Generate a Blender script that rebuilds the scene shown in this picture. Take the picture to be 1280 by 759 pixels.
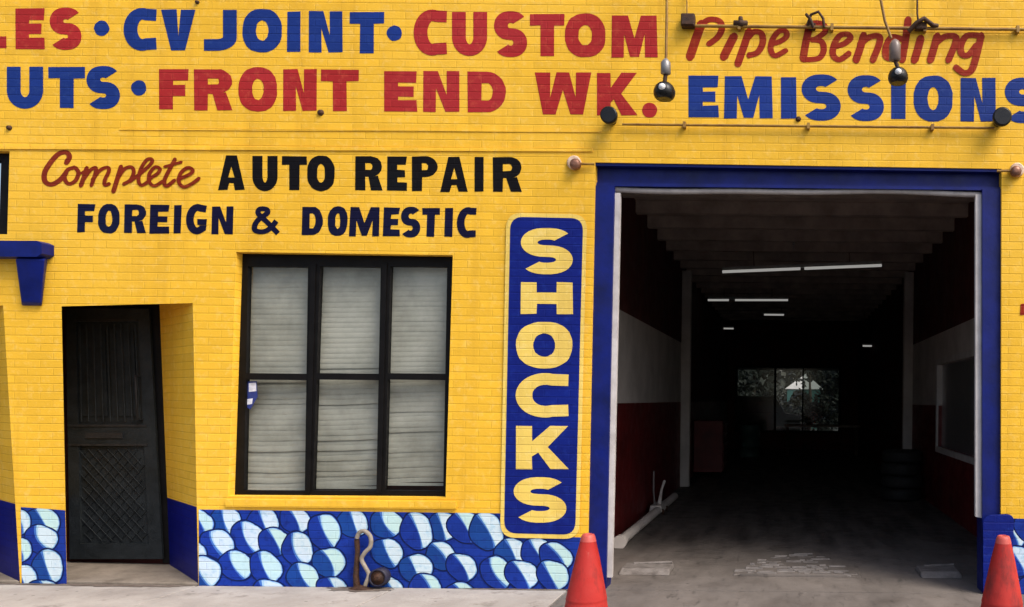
import bpy, math, random
from mathutils import Vector, Matrix, geometry
R = math.radians
for o in list(bpy.data.objects): bpy.data.objects.remove(o)
SC = bpy.context.scene
COL = SC.collection
random.seed(7)

# ------------------------------------------------------------------ camera, sky, sun, exposure
ROLL = R(0.62); CS, SN = math.cos(ROLL), math.sin(ROLL)
PX, PY, FP, DIST, EYE = 985.0, 500.0, 1050.0, 7.0, 1.6
cam = bpy.data.cameras.new('camera'); co = bpy.data.objects.new('camera', cam); COL.objects.link(co)
co.location = (0, -DIST, EYE)
co.rotation_euler = (Matrix.Rotation(R(90), 3, 'X') @ Matrix.Rotation(ROLL, 3, 'Z')).to_euler()
cam.sensor_width = 36; cam.lens = FP/1280*36
cam.shift_x = (640-PX)/1280; cam.shift_y = (PY-379.5)/1280
cam.clip_end = 600
SC.camera = co
w = bpy.data.worlds.new("World"); SC.world = w; w.use_nodes = True
nt = w.node_tree; bg = nt.nodes['Background']
sky = nt.nodes.new('ShaderNodeTexSky'); sky.sky_type = 'NISHITA'; sky.sun_disc = False
sky.sun_elevation = R(50); sky.sun_rotation = R(126); sky.air_density = 1.0; sky.dust_density = 4.0
nt.links.new(sky.outputs[0], bg.inputs[0]); bg.inputs[1].default_value = 0.12
sl = bpy.data.lights.new('sun', 'SUN'); so = bpy.data.objects.new('sun', sl); COL.objects.link(so)
sl.energy = 1.5; sl.angle = R(28); sl.color = (1, .95, .87)
el, az = R(50), R(126)
sd = Vector((math.sin(az)*math.cos(el), math.cos(az)*math.cos(el), math.sin(el)))
so.rotation_euler = sd.to_track_quat('Z', 'Y').to_euler()
vs = SC.view_settings
vs.view_transform = 'Standard'; vs.look = 'None'; vs.gamma = 1; vs.use_curve_mapping = False
vs.exposure = 0.93

# ------------------------------------------------------------------ helpers
def U(px, py, y=0.0):
    u, d = (px-PX)/FP, (py-PY)/FP
    X, D = u*CS + d*SN, -u*SN + d*CS
    k = DIST + y
    return Vector((X*k, y, EYE - D*k))

class MB:
    def __init__(s): s.v, s.f, s.m, s.sm = [], [], [], []
    def face(s, pts, mi=0, smooth=False):
        b = len(s.v); s.v += [tuple(p) for p in pts]
        s.f.append(list(range(b, b+len(pts)))); s.m.append(mi); s.sm.append(smooth)
    def grid(s, rows, mi=0, smooth=True, close_u=False, close_v=False):
        b = len(s.v); n, k = len(rows), len(rows[0])
        for r in rows: s.v += [tuple(p) for p in r]
        for i in range(n if close_v else n-1):
            for j in range(k if close_u else k-1):
                i2, j2 = (i+1) % n, (j+1) % k
                s.f.append([b+i*k+j, b+i*k+j2, b+i2*k+j2, b+i2*k+j]); s.m.append(mi); s.sm.append(smooth)
    def box(s, a, b, mi=0):
        x0, y0, z0 = a; x1, y1, z1 = b
        s.hexa([(x0,y0,z0),(x1,y0,z0),(x1,y1,z0),(x0,y1,z0),(x0,y0,z1),(x1,y0,z1),(x1,y1,z1),(x0,y1,z1)], mi)
    def hexa(s, p, mi=0):
        b = len(s.v); s.v += [tuple(q) for q in p]
        for q in ((0,3,2,1),(4,5,6,7),(0,1,5,4),(1,2,6,5),(2,3,7,6),(3,0,4,7)):
            s.f.append([b+i for i in q]); s.m.append(mi); s.sm.append(False)
    def prism(s, front, dy, mi=0):          # a facade outline (quads or n-gon) given thickness along y
        n = len(front); back = [Vector((p[0], p[1]+dy, p[2])) for p in front]
        tri = geometry.tessellate_polygon([[Vector((p[0], p[2], 0)) for p in front]])
        for t in tri:
            s.face([front[i] for i in t], mi); s.face([back[i] for i in reversed(t)], mi)
        for i in range(n):
            j = (i+1) % n; s.face([front[i], front[j], back[j], back[i]], mi)
    def tube(s, pts, r, n=10, mi=0, cap=True):
        pts = [Vector(p) for p in pts]; rs = r if isinstance(r, (list, tuple)) else [r]*len(pts)
        rows = []; up = None
        for i, p in enumerate(pts):
            t = (pts[min(i+1, len(pts)-1)] - pts[max(i-1, 0)]).normalized()
            if up is None: up = t.orthogonal().normalized()
            up = (up - t*up.dot(t)).normalized(); q = t.cross(up)
            rows.append([p + (up*math.cos(a)+q*math.sin(a))*rs[i] for a in [2*math.pi*k/n for k in range(n)]])
        s.grid(rows, mi, True, close_u=True)
        if cap: s.face(rows[0][::-1], mi); s.face(rows[-1], mi)
    def lathe(s, c, prof, n=24, mi=0, axis='z', cap=True):
        c = Vector(c); rows = []
        for r, h in prof:
            row = []
            for k in range(n):
                a = 2*math.pi*k/n; x, y = r*math.cos(a), r*math.sin(a)
                row.append(c + Vector((x, y, h) if axis == 'z' else (x, h, y) if axis == 'y' else (h, x, y)))
            rows.append(row)
        s.grid(rows, mi, True, close_u=True)
        if cap:
            s.face(rows[0][::-1], mi); s.face(rows[-1], mi)
    def poly(s, loops, mi=0):                # flat facade polygon with holes
        vv = [Vector(p) for l in loops for p in l]
        for t in geometry.tessellate_polygon([[Vector((p[0], p[2], 0)) for p in l] for l in loops]):
            a, b, c = (vv[i] for i in t)
            if (b-a).cross(c-a).y > 0: b, c = c, b
            if (b-a).cross(c-a).length > 1e-9: s.face([a, b, c], mi)
    def build(s, name, mats, parent=None, loc=None, label=None):
        me = bpy.data.meshes.new(name); me.from_pydata(s.v, [], s.f)
        for m in (mats if isinstance(mats, (list, tuple)) else [mats]): me.materials.append(m)
        me.polygons.foreach_set('material_index', s.m); me.polygons.foreach_set('use_smooth', s.sm)
        me.update()
        o = bpy.data.objects.new(name, me); COL.objects.link(o)
        if parent: o.parent = parent
        if loc: o.location = loc
        if label: o['label'] = label
        return o

def tag(o, label, cat, group=None):
    o['label'] = label; o['category'] = cat
    if group: o['group'] = group
    return o
def empty(name, loc, label, cat, group=None):
    o = bpy.data.objects.new(name, None); COL.objects.link(o); o.location = loc
    return tag(o, label, cat, group)
def bevel(o, wd=0.006, seg=2):
    m = o.modifiers.new('bevel', 'BEVEL'); m.width = wd; m.segments = seg; m.limit_method = 'ANGLE'; m.angle_limit = R(40)
    return o
def copy_tree(o, parent=None):
    c = o.copy(); COL.objects.link(c); c.parent = parent
    for ch in [x for x in bpy.data.objects if x.parent == o]: copy_tree(ch, c)
    return c
def catmull(p, n=8, closed=False):
    out = []; m = len(p)
    for i in range(m if closed else m-1):
        g = (lambda k: p[k % m]) if closed else (lambda k: p[max(0, min(m-1, k))])
        a, b, c, d = g(i-1), g(i), g(i+1), g(i+2)
        for k in range(n):
            t = k/n
            out.append(tuple(.5*((2*b[j])+(-a[j]+c[j])*t+(2*a[j]-5*b[j]+4*c[j]-d[j])*t*t+(-a[j]+3*b[j]-3*c[j]+d[j])*t**3) for j in range(2)))
    if not closed: out.append(tuple(p[-1]))
    return out

# ------------------------------------------------------------------ materials
def new_mat(name):
    m = bpy.data.materials.new(name); m.use_nodes = True
    return m, m.node_tree, m.node_tree.nodes['Principled BSDF']
def N(nt, t, **kw):
    n = nt.nodes.new(t)
    for k, v in kw.items(): setattr(n, k, v)
    return n
def mixc(nt, fac, a, b, mode='MIX'):
    n = N(nt, 'ShaderNodeMix', data_type='RGBA', blend_type=mode)
    for sk, v in ((n.inputs[0], fac), (n.inputs[6], a), (n.inputs[7], b)):
        if hasattr(v, 'is_linked') or isinstance(v, bpy.types.NodeSocket): nt.links.new(v, sk)
        elif isinstance(v, (int, float)): sk.default_value = v
        else: sk.default_value = (*v[:3], 1)
    return n.outputs[2]
def noise(nt, scale, detail=4, rough=.55, stretch=None):
    g = N(nt, 'ShaderNodeNewGeometry'); mp = N(nt, 'ShaderNodeMapping')
    nt.links.new(g.outputs['Position'], mp.inputs[0])
    if stretch: mp.inputs['Scale'].default_value = stretch
    n = N(nt, 'ShaderNodeTexNoise'); n.inputs['Scale'].default_value = scale
    n.inputs['Detail'].default_value = detail; n.inputs['Roughness'].default_value = rough
    nt.links.new(mp.outputs[0], n.inputs['Vector'])
    return n.outputs[0]
def ramp(nt, s, a, b, va=0., vb=1.):
    n = N(nt, 'ShaderNodeMapRange'); n.inputs[1].default_value = a; n.inputs[2].default_value = b
    n.inputs[3].default_value = va; n.inputs[4].default_value = vb
    nt.links.new(s, n.inputs[0]); return n.outputs[0]
def math_(nt, op, a, b):
    n = N(nt, 'ShaderNodeMath', operation=op)
    for i, v in enumerate((a, b)):
        if isinstance(v, (int, float)): n.inputs[i].default_value = v
        else: nt.links.new(v, n.inputs[i])
    return n.outputs[0]

def brick_paint(name, col, rough=.5, worn=None, worn_amt=.0, bump=1., var=.16, grime=.5):
    """paint over brickwork: joints follow the wall in metres, so every painted layer shares them"""
    m, nt, p = new_mat(name)
    g = N(nt, 'ShaderNodeNewGeometry'); sx = N(nt, 'ShaderNodeSeparateXYZ'); cx = N(nt, 'ShaderNodeCombineXYZ')
    nt.links.new(g.outputs['Position'], sx.inputs[0])
    nt.links.new(math_(nt, 'ADD', sx.outputs[0], sx.outputs[1]), cx.inputs[0]); nt.links.new(sx.outputs[2], cx.inputs[1])
    br = N(nt, 'ShaderNodeTexBrick'); nt.links.new(cx.outputs[0], br.inputs['Vector'])
    br.inputs['Scale'].default_value = 1; br.inputs['Mortar Size'].default_value = .006; br.inputs['Mortar Smooth'].default_value = .5
    br.inputs['Brick Width'].default_value = .215; br.inputs['Row Height'].default_value = .0667; br.inputs['Bias'].default_value = 0
    br.inputs['Color1'].default_value = (.25,.25,.25,1); br.inputs['Color2'].default_value = (.75,.75,.75,1); br.inputs['Mortar'].default_value = (.5,.5,.5,1)
    bh = N(nt, 'ShaderNodeTexBrick'); nt.links.new(cx.outputs[0], bh.inputs['Vector'])
    for k_, v_ in (('Scale',1),('Mortar Size',.006),('Mortar Smooth',.6),('Brick Width',80),('Row Height',.0667)): bh.inputs[k_].default_value = v_
    mort = math_(nt, 'ADD', math_(nt, 'MULTIPLY', br.outputs['Fac'], .38), math_(nt, 'MULTIPLY', bh.outputs['Fac'], .6)); bid = br.outputs['Color']
    dark = tuple(c*(1-var*.7) for c in col); lite = tuple(min(1, c*(1+var*.35)) for c in col)
    c1 = mixc(nt, ramp(nt, bid, .2, .8), dark, lite)
    c1 = mixc(nt, ramp(nt, noise(nt, .9, 5), .35, .7, 0, .55), c1, tuple(c*(1-var*1.2) for c in col))
    c1 = mixc(nt, ramp(nt, noise(nt, 1.2, 6, .6, (4.2, 1, .2)), .50, .76, 0, grime), c1, (col[0]*.62, col[1]*.55, col[2]*.6))
    c1 = mixc(nt, ramp(nt, noise(nt, .55, 3, .5, (1,1,1.6)), .52, .60, 0, .22), c1, (min(1,col[0]*1.05), min(1,col[1]*1.12+.01), col[2]*1.7+.01))
    mc = tuple(c*.72 for c in col)
    c1 = mixc(nt, math_(nt, 'MULTIPLY', mort, ramp(nt, noise(nt, 3), .3, .7, .2, .8)), c1, mc)
    c1 = mixc(nt, ramp(nt, noise(nt, 26, 6, .7), .66, .76, 0, .45), c1, (col[0]*.45, col[1]*.4, col[2]*.45))
    if worn:
        c1 = mixc(nt, ramp(nt, noise(nt, 14, 8, .72), .52, .68, 0, worn_amt), c1, worn)
    nt.links.new(c1, p.inputs['Base Color'])
    h = math_(nt, 'SUBTRACT', math_(nt, 'MULTIPLY', noise(nt, 60, 4), .35), mort)
    h = math_(nt, 'ADD', h, math_(nt, 'MULTIPLY', noise(nt, 7, 3), .8))
    b = N(nt, 'ShaderNodeBump'); b.inputs['Strength'].default_value = .42*bump; b.inputs['Distance'].default_value = .008
    nt.links.new(h, b.inputs['Height']); nt.links.new(b.outputs[0], p.inputs['Normal'])
    p.inputs['Roughness'].default_value = rough; p.inputs['Specular IOR Level'].default_value = .12
    return m
def mottled(name, col, col2=None, rough=.6, scale=6, metal=0., bump=.0, amt=.8, spec=.4, stretch=None):
    m, nt, p = new_mat(name)
    c2 = col2 or tuple(c*.6 for c in col)
    c = mixc(nt, ramp(nt, noise(nt, scale, 8, .62, stretch), .38, .68, 0, amt), col, c2)
    c = mixc(nt, ramp(nt, noise(nt, scale*7, 4), .5, .8, 0, .3), c, c2)
    nt.links.new(c, p.inputs['Base Color'])
    nt.links.new(ramp(nt, noise(nt, scale*3), .3, .7, rough-.1, min(1, rough+.12)), p.inputs['Roughness'])
    p.inputs['Metallic'].default_value = metal; p.inputs['Specular IOR Level'].default_value = spec
    if bump:
        b = N(nt, 'ShaderNodeBump'); b.inputs['Strength'].default_value = bump; b.inputs['Distance'].default_value = .01
        nt.links.new(noise(nt, scale*9, 6), b.inputs['Height']); nt.links.new(b.outputs[0], p.inputs['Normal'])
    return m
def emit(name, col, s):
    m, nt, p = new_mat(name); p.inputs['Base Color'].default_value = (*col, 1)
    p.inputs['Emission Color'].default_value = (*col, 1); p.inputs['Emission Strength'].default_value = s
    return m
def glass(name, tint=(1,1,1), rough=.02):
    m, nt, p = new_mat(name); out = nt.nodes['Material Output']; nt.nodes.remove(p)
    t = N(nt, 'ShaderNodeBsdfTransparent'); t.inputs[0].default_value = (*tint, 1)
    g = N(nt, 'ShaderNodeBsdfGlossy'); g.inputs['Roughness'].default_value = rough
    f = N(nt, 'ShaderNodeFresnel'); f.inputs[0].default_value = 1.5
    mx = N(nt, 'ShaderNodeMixShader'); nt.links.new(f.outputs[0], mx.inputs[0])
    nt.links.new(t.outputs[0], mx.inputs[1]); nt.links.new(g.outputs[0], mx.inputs[2]); nt.links.new(mx.outputs[0], out.inputs[0])
    return m

def cone_mat():
    m, nt, p = new_mat('weathered_red_cone_plastic')
    c = mixc(nt, ramp(nt, noise(nt,3,5), .35,.65), (.36,.016,.013), (.42,.030,.024))
    c = mixc(nt, ramp(nt, noise(nt,9,8,.7,(1,1,.35)), .52,.64,0,.75), c, (.16,.022,.02))
    c = mixc(nt, ramp(nt, noise(nt,16,8,.75,(1,1,.6)), .62,.70,0,.5), c, (.45,.12,.10))
    c = mixc(nt, ramp(nt, noise(nt,38,6,.7), .64,.72,0,.8), c, (.06,.02,.02))
    nt.links.new(c, p.inputs['Base Color']); nt.links.new(ramp(nt, noise(nt,14), .3,.7,.45,.8), p.inputs['Roughness']); p.inputs['Specular IOR Level'].default_value = .25
    b = N(nt,'ShaderNodeBump'); b.inputs['Strength'].default_value = .35; b.inputs['Distance'].default_value = .006
    nt.links.new(noise(nt,22,6), b.inputs['Height']); nt.links.new(b.outputs[0], p.inputs['Normal']); return m
def walk_mat():
    m, nt, p = new_mat('stained_sidewalk_concrete')
    c = mixc(nt, ramp(nt, noise(nt,2.2,8,.65), .36,.68), (.40,.365,.335), (.27,.24,.218))
    c = mixc(nt, ramp(nt, noise(nt,5,8,.7), .56,.68,0,.7), c, (.17,.145,.125))
    c = mixc(nt, ramp(nt, noise(nt,1.1,6,.6), .55,.66,0,.45), c, (.52,.50,.47))
    v = N(nt,'ShaderNodeTexVoronoi'); g = N(nt,'ShaderNodeNewGeometry'); nt.links.new(g.outputs['Position'], v.inputs['Vector']); v.inputs['Scale'].default_value = 6.5
    c = mixc(nt, ramp(nt, v.outputs['Distance'], .10,.06,0,.7), c, (.10,.09,.085))
    c = mixc(nt, ramp(nt, noise(nt,55,5,.7), .60,.72,0,.6), c, (.16,.14,.13))
    nt.links.new(c, p.inputs['Base Color']); p.inputs['Roughness'].default_value = .9
    b = N(nt,'ShaderNodeBump'); b.inputs['Strength'].default_value = .6; b.inputs['Distance'].default_value = .01
    nt.links.new(noise(nt,28,7), b.inputs['Height']); nt.links.new(b.outputs[0], p.inputs['Normal']); return m
YEL = (.85, .485, .038)
M = dict(
 cone = cone_mat(),  yellow = brick_paint('yellow_brick_paint', YEL, worn=(.86,.60,.18), worn_amt=.42),
 red = brick_paint('red_sign_paint', (.38,.022,.022), worn=(.50,.085,.045), worn_amt=.5, var=.2, grime=.2),
 blue = brick_paint('blue_sign_paint', (.011,.034,.20), worn=(.03,.065,.23), worn_amt=.4, var=.22, grime=.2),
 navy = brick_paint('navy_black_sign_paint', (.0045,.004,.026), worn=(.014,.013,.055), worn_amt=.4),
 black = brick_paint('black_sign_paint', (.004,.003,.004), worn=(.015,.010,.010), worn_amt=.4),
 rust = brick_paint('brown_red_script_paint', (.20,.020,.005), worn=(.34,.07,.012), worn_amt=.5),
 orange = brick_paint('orange_red_script_paint', (.29,.022,.008), worn=(.45,.10,.02), worn_amt=.5),
 panel = brick_paint('royal_blue_panel_paint', (.005,.014,.18), worn=(.012,.035,.26), worn_amt=.5, var=.2),
 cream = brick_paint('pale_yellow_letter_paint', (.84,.60,.13), worn=(.86,.70,.3), worn_amt=.4),
 base = brick_paint('plain_blue_base_paint', (.0025,.005,.14), worn=(.005,.014,.19), worn_amt=.5, var=.25, bump=.6),
 m_navy = brick_paint('mural_outline_paint', (.005,.011,.065), worn=(.008,.022,.15), worn_amt=.7, var=.3),
 m_blue = brick_paint('mural_blue_paint', (.010,.036,.28), worn=(.005,.012,.12), worn_amt=.8, var=.25),
 m_blue2 = brick_paint('mural_sea_blue_paint', (.010,.055,.26), worn=(.008,.025,.19), worn_amt=.8, var=.25),
 m_pale = brick_paint('mural_pale_paint', (.58,.70,.76), worn=(.30,.50,.64), worn_amt=.9, var=.08, grime=.4),
 m_mid = brick_paint('mural_mid_blue_paint', (.06,.17,.50), worn=(.02,.06,.33), worn_amt=.9, var=.2),
 m_mint = brick_paint('mural_mint_paint', (.50,.70,.68), worn=(.36,.58,.66), worn_amt=.8, var=.08, grime=.15),
 m_cyan = brick_paint('mural_cyan_paint', (.36,.56,.70), worn=(.26,.46,.66), worn_amt=.6, var=.1, grime=.15),
 steel_blue = mottled('blue_painted_steel', (.0025,.010,.145), (.002,.005,.05), rough=.45, scale=3, bump=.15, spec=.25),
 trim = mottled('white_door_trim', (.62,.58,.56), (.40,.36,.34), rough=.5, scale=5),
 frame = mottled('black_window_frame', (.004,.0035,.0035), (.008,.007,.007), rough=.5, scale=8, spec=.12),
 blind = mottled('grey_window_blind', (.58,.56,.52), (.33,.32,.285), rough=.7, scale=2.2, amt=1.),
 glass = glass('window_glass', (.78,.80,.77)),
 darkglass = glass('dusty_dark_glass', (.16,.18,.17), .03),
 door = mottled('charcoal_door_paint', (.018,.022,.025), (.008,.010,.011), rough=.55, scale=9, bump=.25, spec=.18),
 doorhi = mottled('worn_charcoal_rail', (.026,.026,.028), (.010,.010,.010), rough=.5, scale=12, spec=.2),
 concrete = walk_mat(),
 step = mottled('worn_step_concrete', (.24,.20,.16), (.10,.08,.06), rough=.85, scale=4, bump=.5),
 floor = mottled('oily_garage_floor', (.125,.105,.09), (.035,.03,.026), rough=.62, scale=1.3, bump=.3, stretch=(1.5,.5,1)),
 drive = mottled('stained_driveway_concrete', (.16,.135,.115), (.07,.058,.05), rough=.75, scale=1.3, bump=.3, stretch=(1.5,.5,1)),
 asphalt = mottled('asphalt', (.055,.053,.05), (.04,.04,.04), rough=.9, scale=3, bump=.5),
 maroon = mottled('dark_maroon_wall_paint', (.15,.012,.012), (.06,.006,.006), rough=.5, scale=2.5, bump=.2),
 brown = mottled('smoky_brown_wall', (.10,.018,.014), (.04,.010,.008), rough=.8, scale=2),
 offwhite = mottled('grimy_white_wall_paint', (.58,.53,.49), (.40,.36,.33), rough=.7, scale=2.2),
 soot = mottled('sooty_timber', (.46,.37,.32), (.24,.19,.165), rough=.9, scale=3),
 roof = mottled('roof_felt', (.06,.06,.06), rough=.9, scale=2),
 tube = emit('dim_fluorescent_tube', (.75,.74,.70), .20),
 fixture = mottled('white_lamp_housing', (.5,.5,.48), rough=.4),
 conetip = mottled('scuffed_pink_cone_tip', (.50,.09,.07), (.42,.05,.04), rough=.5, scale=18),
 rubber = mottled('black_rubber', (.02,.02,.02), rough=.7),
 iron = mottled('rusty_dark_iron', (.035,.018,.012), (.09,.035,.015), rough=.6, scale=30, metal=.3, bump=.4),
 pipe = mottled('ochre_painted_pipe', (.34,.19,.03), (.16,.07,.018), rough=.55, scale=9, amt=.9),
 galv = mottled('galvanised_metal', (.27,.26,.26), (.22,.21,.21), rough=.4, scale=12, metal=.5),
 gloss = mottled('gloss_black_enamel', (.006,.006,.007), (.012,.012,.012), rough=.3, scale=9, spec=.3),
 glint = mottled('white_lamp_highlight', (.75,.75,.75), (.6,.6,.6), rough=.2, scale=9, spec=.6),
 ivory = mottled('ivory_plastic_pipe', (.30,.26,.21), (.13,.105,.08), rough=.6, scale=14),
 plate = mottled('scraped_steel_plate', (.23,.205,.19), (.09,.075,.066), rough=.6, scale=11, metal=.15, bump=.4),
 leaf = mottled('dark_leaves', (.009,.014,.008), (.005,.007,.004), rough=.6, scale=6),
 bark = mottled('bark', (.05,.035,.025), rough=.9, bump=.5),
 shed = mottled('white_shed_boards', (.78,.78,.76), (.6,.6,.58), rough=.7, scale=2),
 teal = mottled('teal_van_paint', (.05,.13,.12), (.04,.10,.09), rough=.35, scale=2),
 brass = mottled('tarnished_brass', (.28,.13,.08), (.08,.03,.02), rough=.4, scale=25, metal=.4),
 pinkpaint = mottled('chipped_pale_paint', (.72,.55,.42), (.4,.25,.15), rough=.6, scale=30),
)

# oil-stained concrete; bay shade is painted in as darker colour further in, ragged edge
m, nt, p = new_mat('shade_painted_garage_floor')
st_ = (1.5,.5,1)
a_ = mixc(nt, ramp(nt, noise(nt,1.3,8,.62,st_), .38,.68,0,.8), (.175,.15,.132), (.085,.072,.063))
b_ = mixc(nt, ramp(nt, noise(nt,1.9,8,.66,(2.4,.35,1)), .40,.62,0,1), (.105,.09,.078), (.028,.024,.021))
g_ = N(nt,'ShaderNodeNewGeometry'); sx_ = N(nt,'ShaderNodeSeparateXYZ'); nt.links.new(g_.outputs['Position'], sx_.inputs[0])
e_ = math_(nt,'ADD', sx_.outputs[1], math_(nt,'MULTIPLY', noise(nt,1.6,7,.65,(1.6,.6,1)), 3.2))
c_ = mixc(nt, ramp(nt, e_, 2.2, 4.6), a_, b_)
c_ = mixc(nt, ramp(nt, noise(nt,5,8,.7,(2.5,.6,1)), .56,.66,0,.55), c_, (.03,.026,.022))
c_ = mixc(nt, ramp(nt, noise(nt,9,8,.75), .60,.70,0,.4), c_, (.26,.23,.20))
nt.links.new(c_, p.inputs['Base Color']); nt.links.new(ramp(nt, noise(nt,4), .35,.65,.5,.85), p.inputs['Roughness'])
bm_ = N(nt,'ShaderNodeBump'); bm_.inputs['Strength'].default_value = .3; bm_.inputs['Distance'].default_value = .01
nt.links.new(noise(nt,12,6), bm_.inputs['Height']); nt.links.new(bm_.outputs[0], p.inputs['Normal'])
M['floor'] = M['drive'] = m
# ------------------------------------------------------------------ ground
def struct(o): o['kind'] = 'structure'; return o
g = MB(); g.face([(-200,-200,-.13),(200,-200,-.13),(200,300,-.13),(-200,300,-.13)]); struct(g.build('ground', M['asphalt']))
DL, DR = U(712,745).x, 6.2         # the driveway lies between these
g = MB()
xs = [-14,-11.6,-9.9,-8.2,-6.55,-4.9,-3.25,DL-.012]
for a, b in zip(xs, xs[1:]):
    g.box((a+.006,-1.55,-.14), (b-.006,-.004,0)); g.box((a+.006,-3.0,-.14), (b-.006,-1.562,0))
struct(bevel(g.build('sidewalk', M['concrete']), .006))
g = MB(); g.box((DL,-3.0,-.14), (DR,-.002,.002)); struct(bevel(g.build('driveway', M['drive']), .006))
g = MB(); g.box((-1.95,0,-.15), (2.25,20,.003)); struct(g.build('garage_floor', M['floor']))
g = MB(); g.box((-14,-3.16,-.14), (DR,-3.01,.0)); struct(bevel(g.build('kerb', M['concrete']), .015))

sr = random.Random(21)
def stain(cx, cy, rx, ry, z, mat):
    g = MB(); n = 36; pts = []
    for k in range(n):
        a = 2*math.pi*k/n; q = 1+sr.uniform(-.28,.28); pts.append((cx+rx*q*math.cos(a), min(-.006, cy+ry*q*math.sin(a)), z))
    for k in range(n): g.face([(cx, cy, z), pts[k], pts[(k+1)%n]])
    o = g.build('sidewalk_stain', mat); o['kind'] = 'structure'; return o
M['stain'] = mottled('dark_damp_stain', (.10,.075,.06), (.22,.18,.15), rough=.8, scale=9)
stain(-5.55,-.035,.62,.05,.004,M['stain']); stain(-3.50,-.07,.26,.09,.004,M['stain']); stain(-6.35,-.02,.3,.03,.004,M['stain']); stain(-2.2,-.02,.5,.025,.004,M['stain'])
# ------------------------------------------------------------------ the building
B = empty('garage_building', (0,0,0), 'yellow painted brick auto repair garage with blue scale mural and hand lettered signs', 'building')
XL, XR, ZT = -9.6, 6.2, 6.1
door_h = [U(77,383), U(241,379), U(248.5,760), U(84.5,760)]
ldoor_h = [U(-170,380), U(4,382), U(27,760), U(-165,760)]
win_h = [U(295,315), U(566,319), U(557,622), U(285,620)]
lwin_h = [U(-130,187), U(12,189), U(9,293), U(-132,291)]
gar_h = [U(744,203), U(1252,211), U(1251,760), U(733,760)]
outer = [Vector((XL,0,ZT)), Vector((XR,0,ZT)), Vector((XR,0,-.35)), Vector((XL,0,-.35))]
g = MB(); g.poly([outer, door_h, ldoor_h, win_h, lwin_h, gar_h])
for h, d in ((win_h,.26), (lwin_h,.26), (gar_h,.28)):
    for i in range(4):
        a, b = h[i], h[(i+1) % 4]; dv = Vector((0,d,0)); g.face([a, b, b+dv, a+dv])
g.build('wall', M['yellow'], B)
g = MB(); g.box((XL,.004,-.3), (XL+.25,20.2,ZT)); g.build('side_wall', M['yellow'], B); g = MB(); g.box((XR-.25,.004,-.3), (XR,20.2,ZT)); g.build('side_wall', M['yellow'], B)
g = MB(); g.box((XL+.25,.02,ZT-.35), (XR-.25,20,ZT-.1)); g.build('roof', M['roof'], B)

# ledges that break the brickwork
def strip(name, x0, y0, x1, y1, hpx, out, mat, label=None, yb=.0):
    g = MB(); g.prism([U(x0,y0)+Vector((0,-out,0)), U(x1,y1)+Vector((0,-out,0)), U(x1,y1+hpx)+Vector((0,-out,0)), U(x0,y0+hpx)+Vector((0,-out,0))], out+yb, 0)
    return g.build(name, mat, B, label=label)
strip('brick_ledge', -380, 181, 741, 186, 4, .011, M['yellow'], 'thin projecting brick course over the left windows')
strip('brick_ledge', 150, 160.5, 752, 163.5, 2.2, .006, M['yellow'], 'faint raised brick course under the red lettering')
strip('window_sill', 284, 624, 571, 627, 9, .022, M['yellow'], 'yellow painted sill under the six pane window')

# door recess
def jamb(o0, o1, i0, i1, zb, name, label):
    """splayed reveal from the facade edge (o0 top, o1 bottom) to the inner edge, yellow above a blue base"""
    g = MB()
    def at(a, b, z):
        t = (z-a.z)/(b.z-a.z); return a.lerp(b, t)
    oz, iz = at(o0,o1,zb), at(i0,i1,zb)
    g.face([o0, oz, iz, i0], 0); g.face([oz, o1, i1, iz], 1)
    return g.build(name, [M['yellow'], M['base']], B, label=label)
D = .62
i_tr, i_br = U(199,372,D), U(214.5,760,D); i_tl, i_bl = U(76,372,D), U(83,760,D)
zb = U(245,634).z
jamb(door_h[1], door_h[2], i_tr, i_br, zb, 'door_reveal', 'deep right reveal of the front door, yellow over blue')
jamb(door_h[0], door_h[3], i_tl, i_bl, zb, 'door_reveal', 'left reveal of the front door')
li_t, li_b = U(-40,372,D), U(-18,760,D)
jamb(ldoor_h[1], ldoor_h[2], li_t, li_b, U(20,630).z, 'door_reveal', 'reveal of the doorway at the far left, yellow over blue')
g = MB()
g.face([door_h[0], door_h[1], i_tr, i_tl]); g.face([ldoor_h[0], ldoor_h[1], li_t, U(-190,372,D)])
g.build('door_soffit', M['yellow'], B)
g = MB(); g.prism([U(-200,370,D+.03), U(-10,370,D+.03), U(10,760,D+.03), U(-190,760,D+.03)], .05); g.build('door', M['door'], B, label='dark door in the doorway at the far left')
# blockers round the back of the recess
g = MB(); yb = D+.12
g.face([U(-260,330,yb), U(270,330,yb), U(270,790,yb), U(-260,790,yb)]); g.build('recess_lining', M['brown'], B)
# sloping steps
def step(px):
    (x0,y0),(x1,y1),(x2,y2),(x3,y3) = px
    bk = [U(x0,y0,D+.05), U(x1,y1,D+.05)]; fr = [U(x2,y2,.004), U(x3,y3,.004)]
    g = MB(); top = [bk[0], bk[1], fr[0], fr[1]]; bot = [Vector((p.x,p.y,-.1)) for p in top]
    g.hexa(bot+top); return bevel(g.build('step', M['step'], B), .012, 3)
step([(70,701),(222,705),(252,729),(81,726)])
step([(-170,702),(-22,704),(25,726),(-165,722)])
g = MB(); g.prism([U(70,733,-.05), U(262,736,-.05), U(262,742,-.05), U(70,739,-.05)], .05)
g.build('threshold', M['step'], B)

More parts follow.
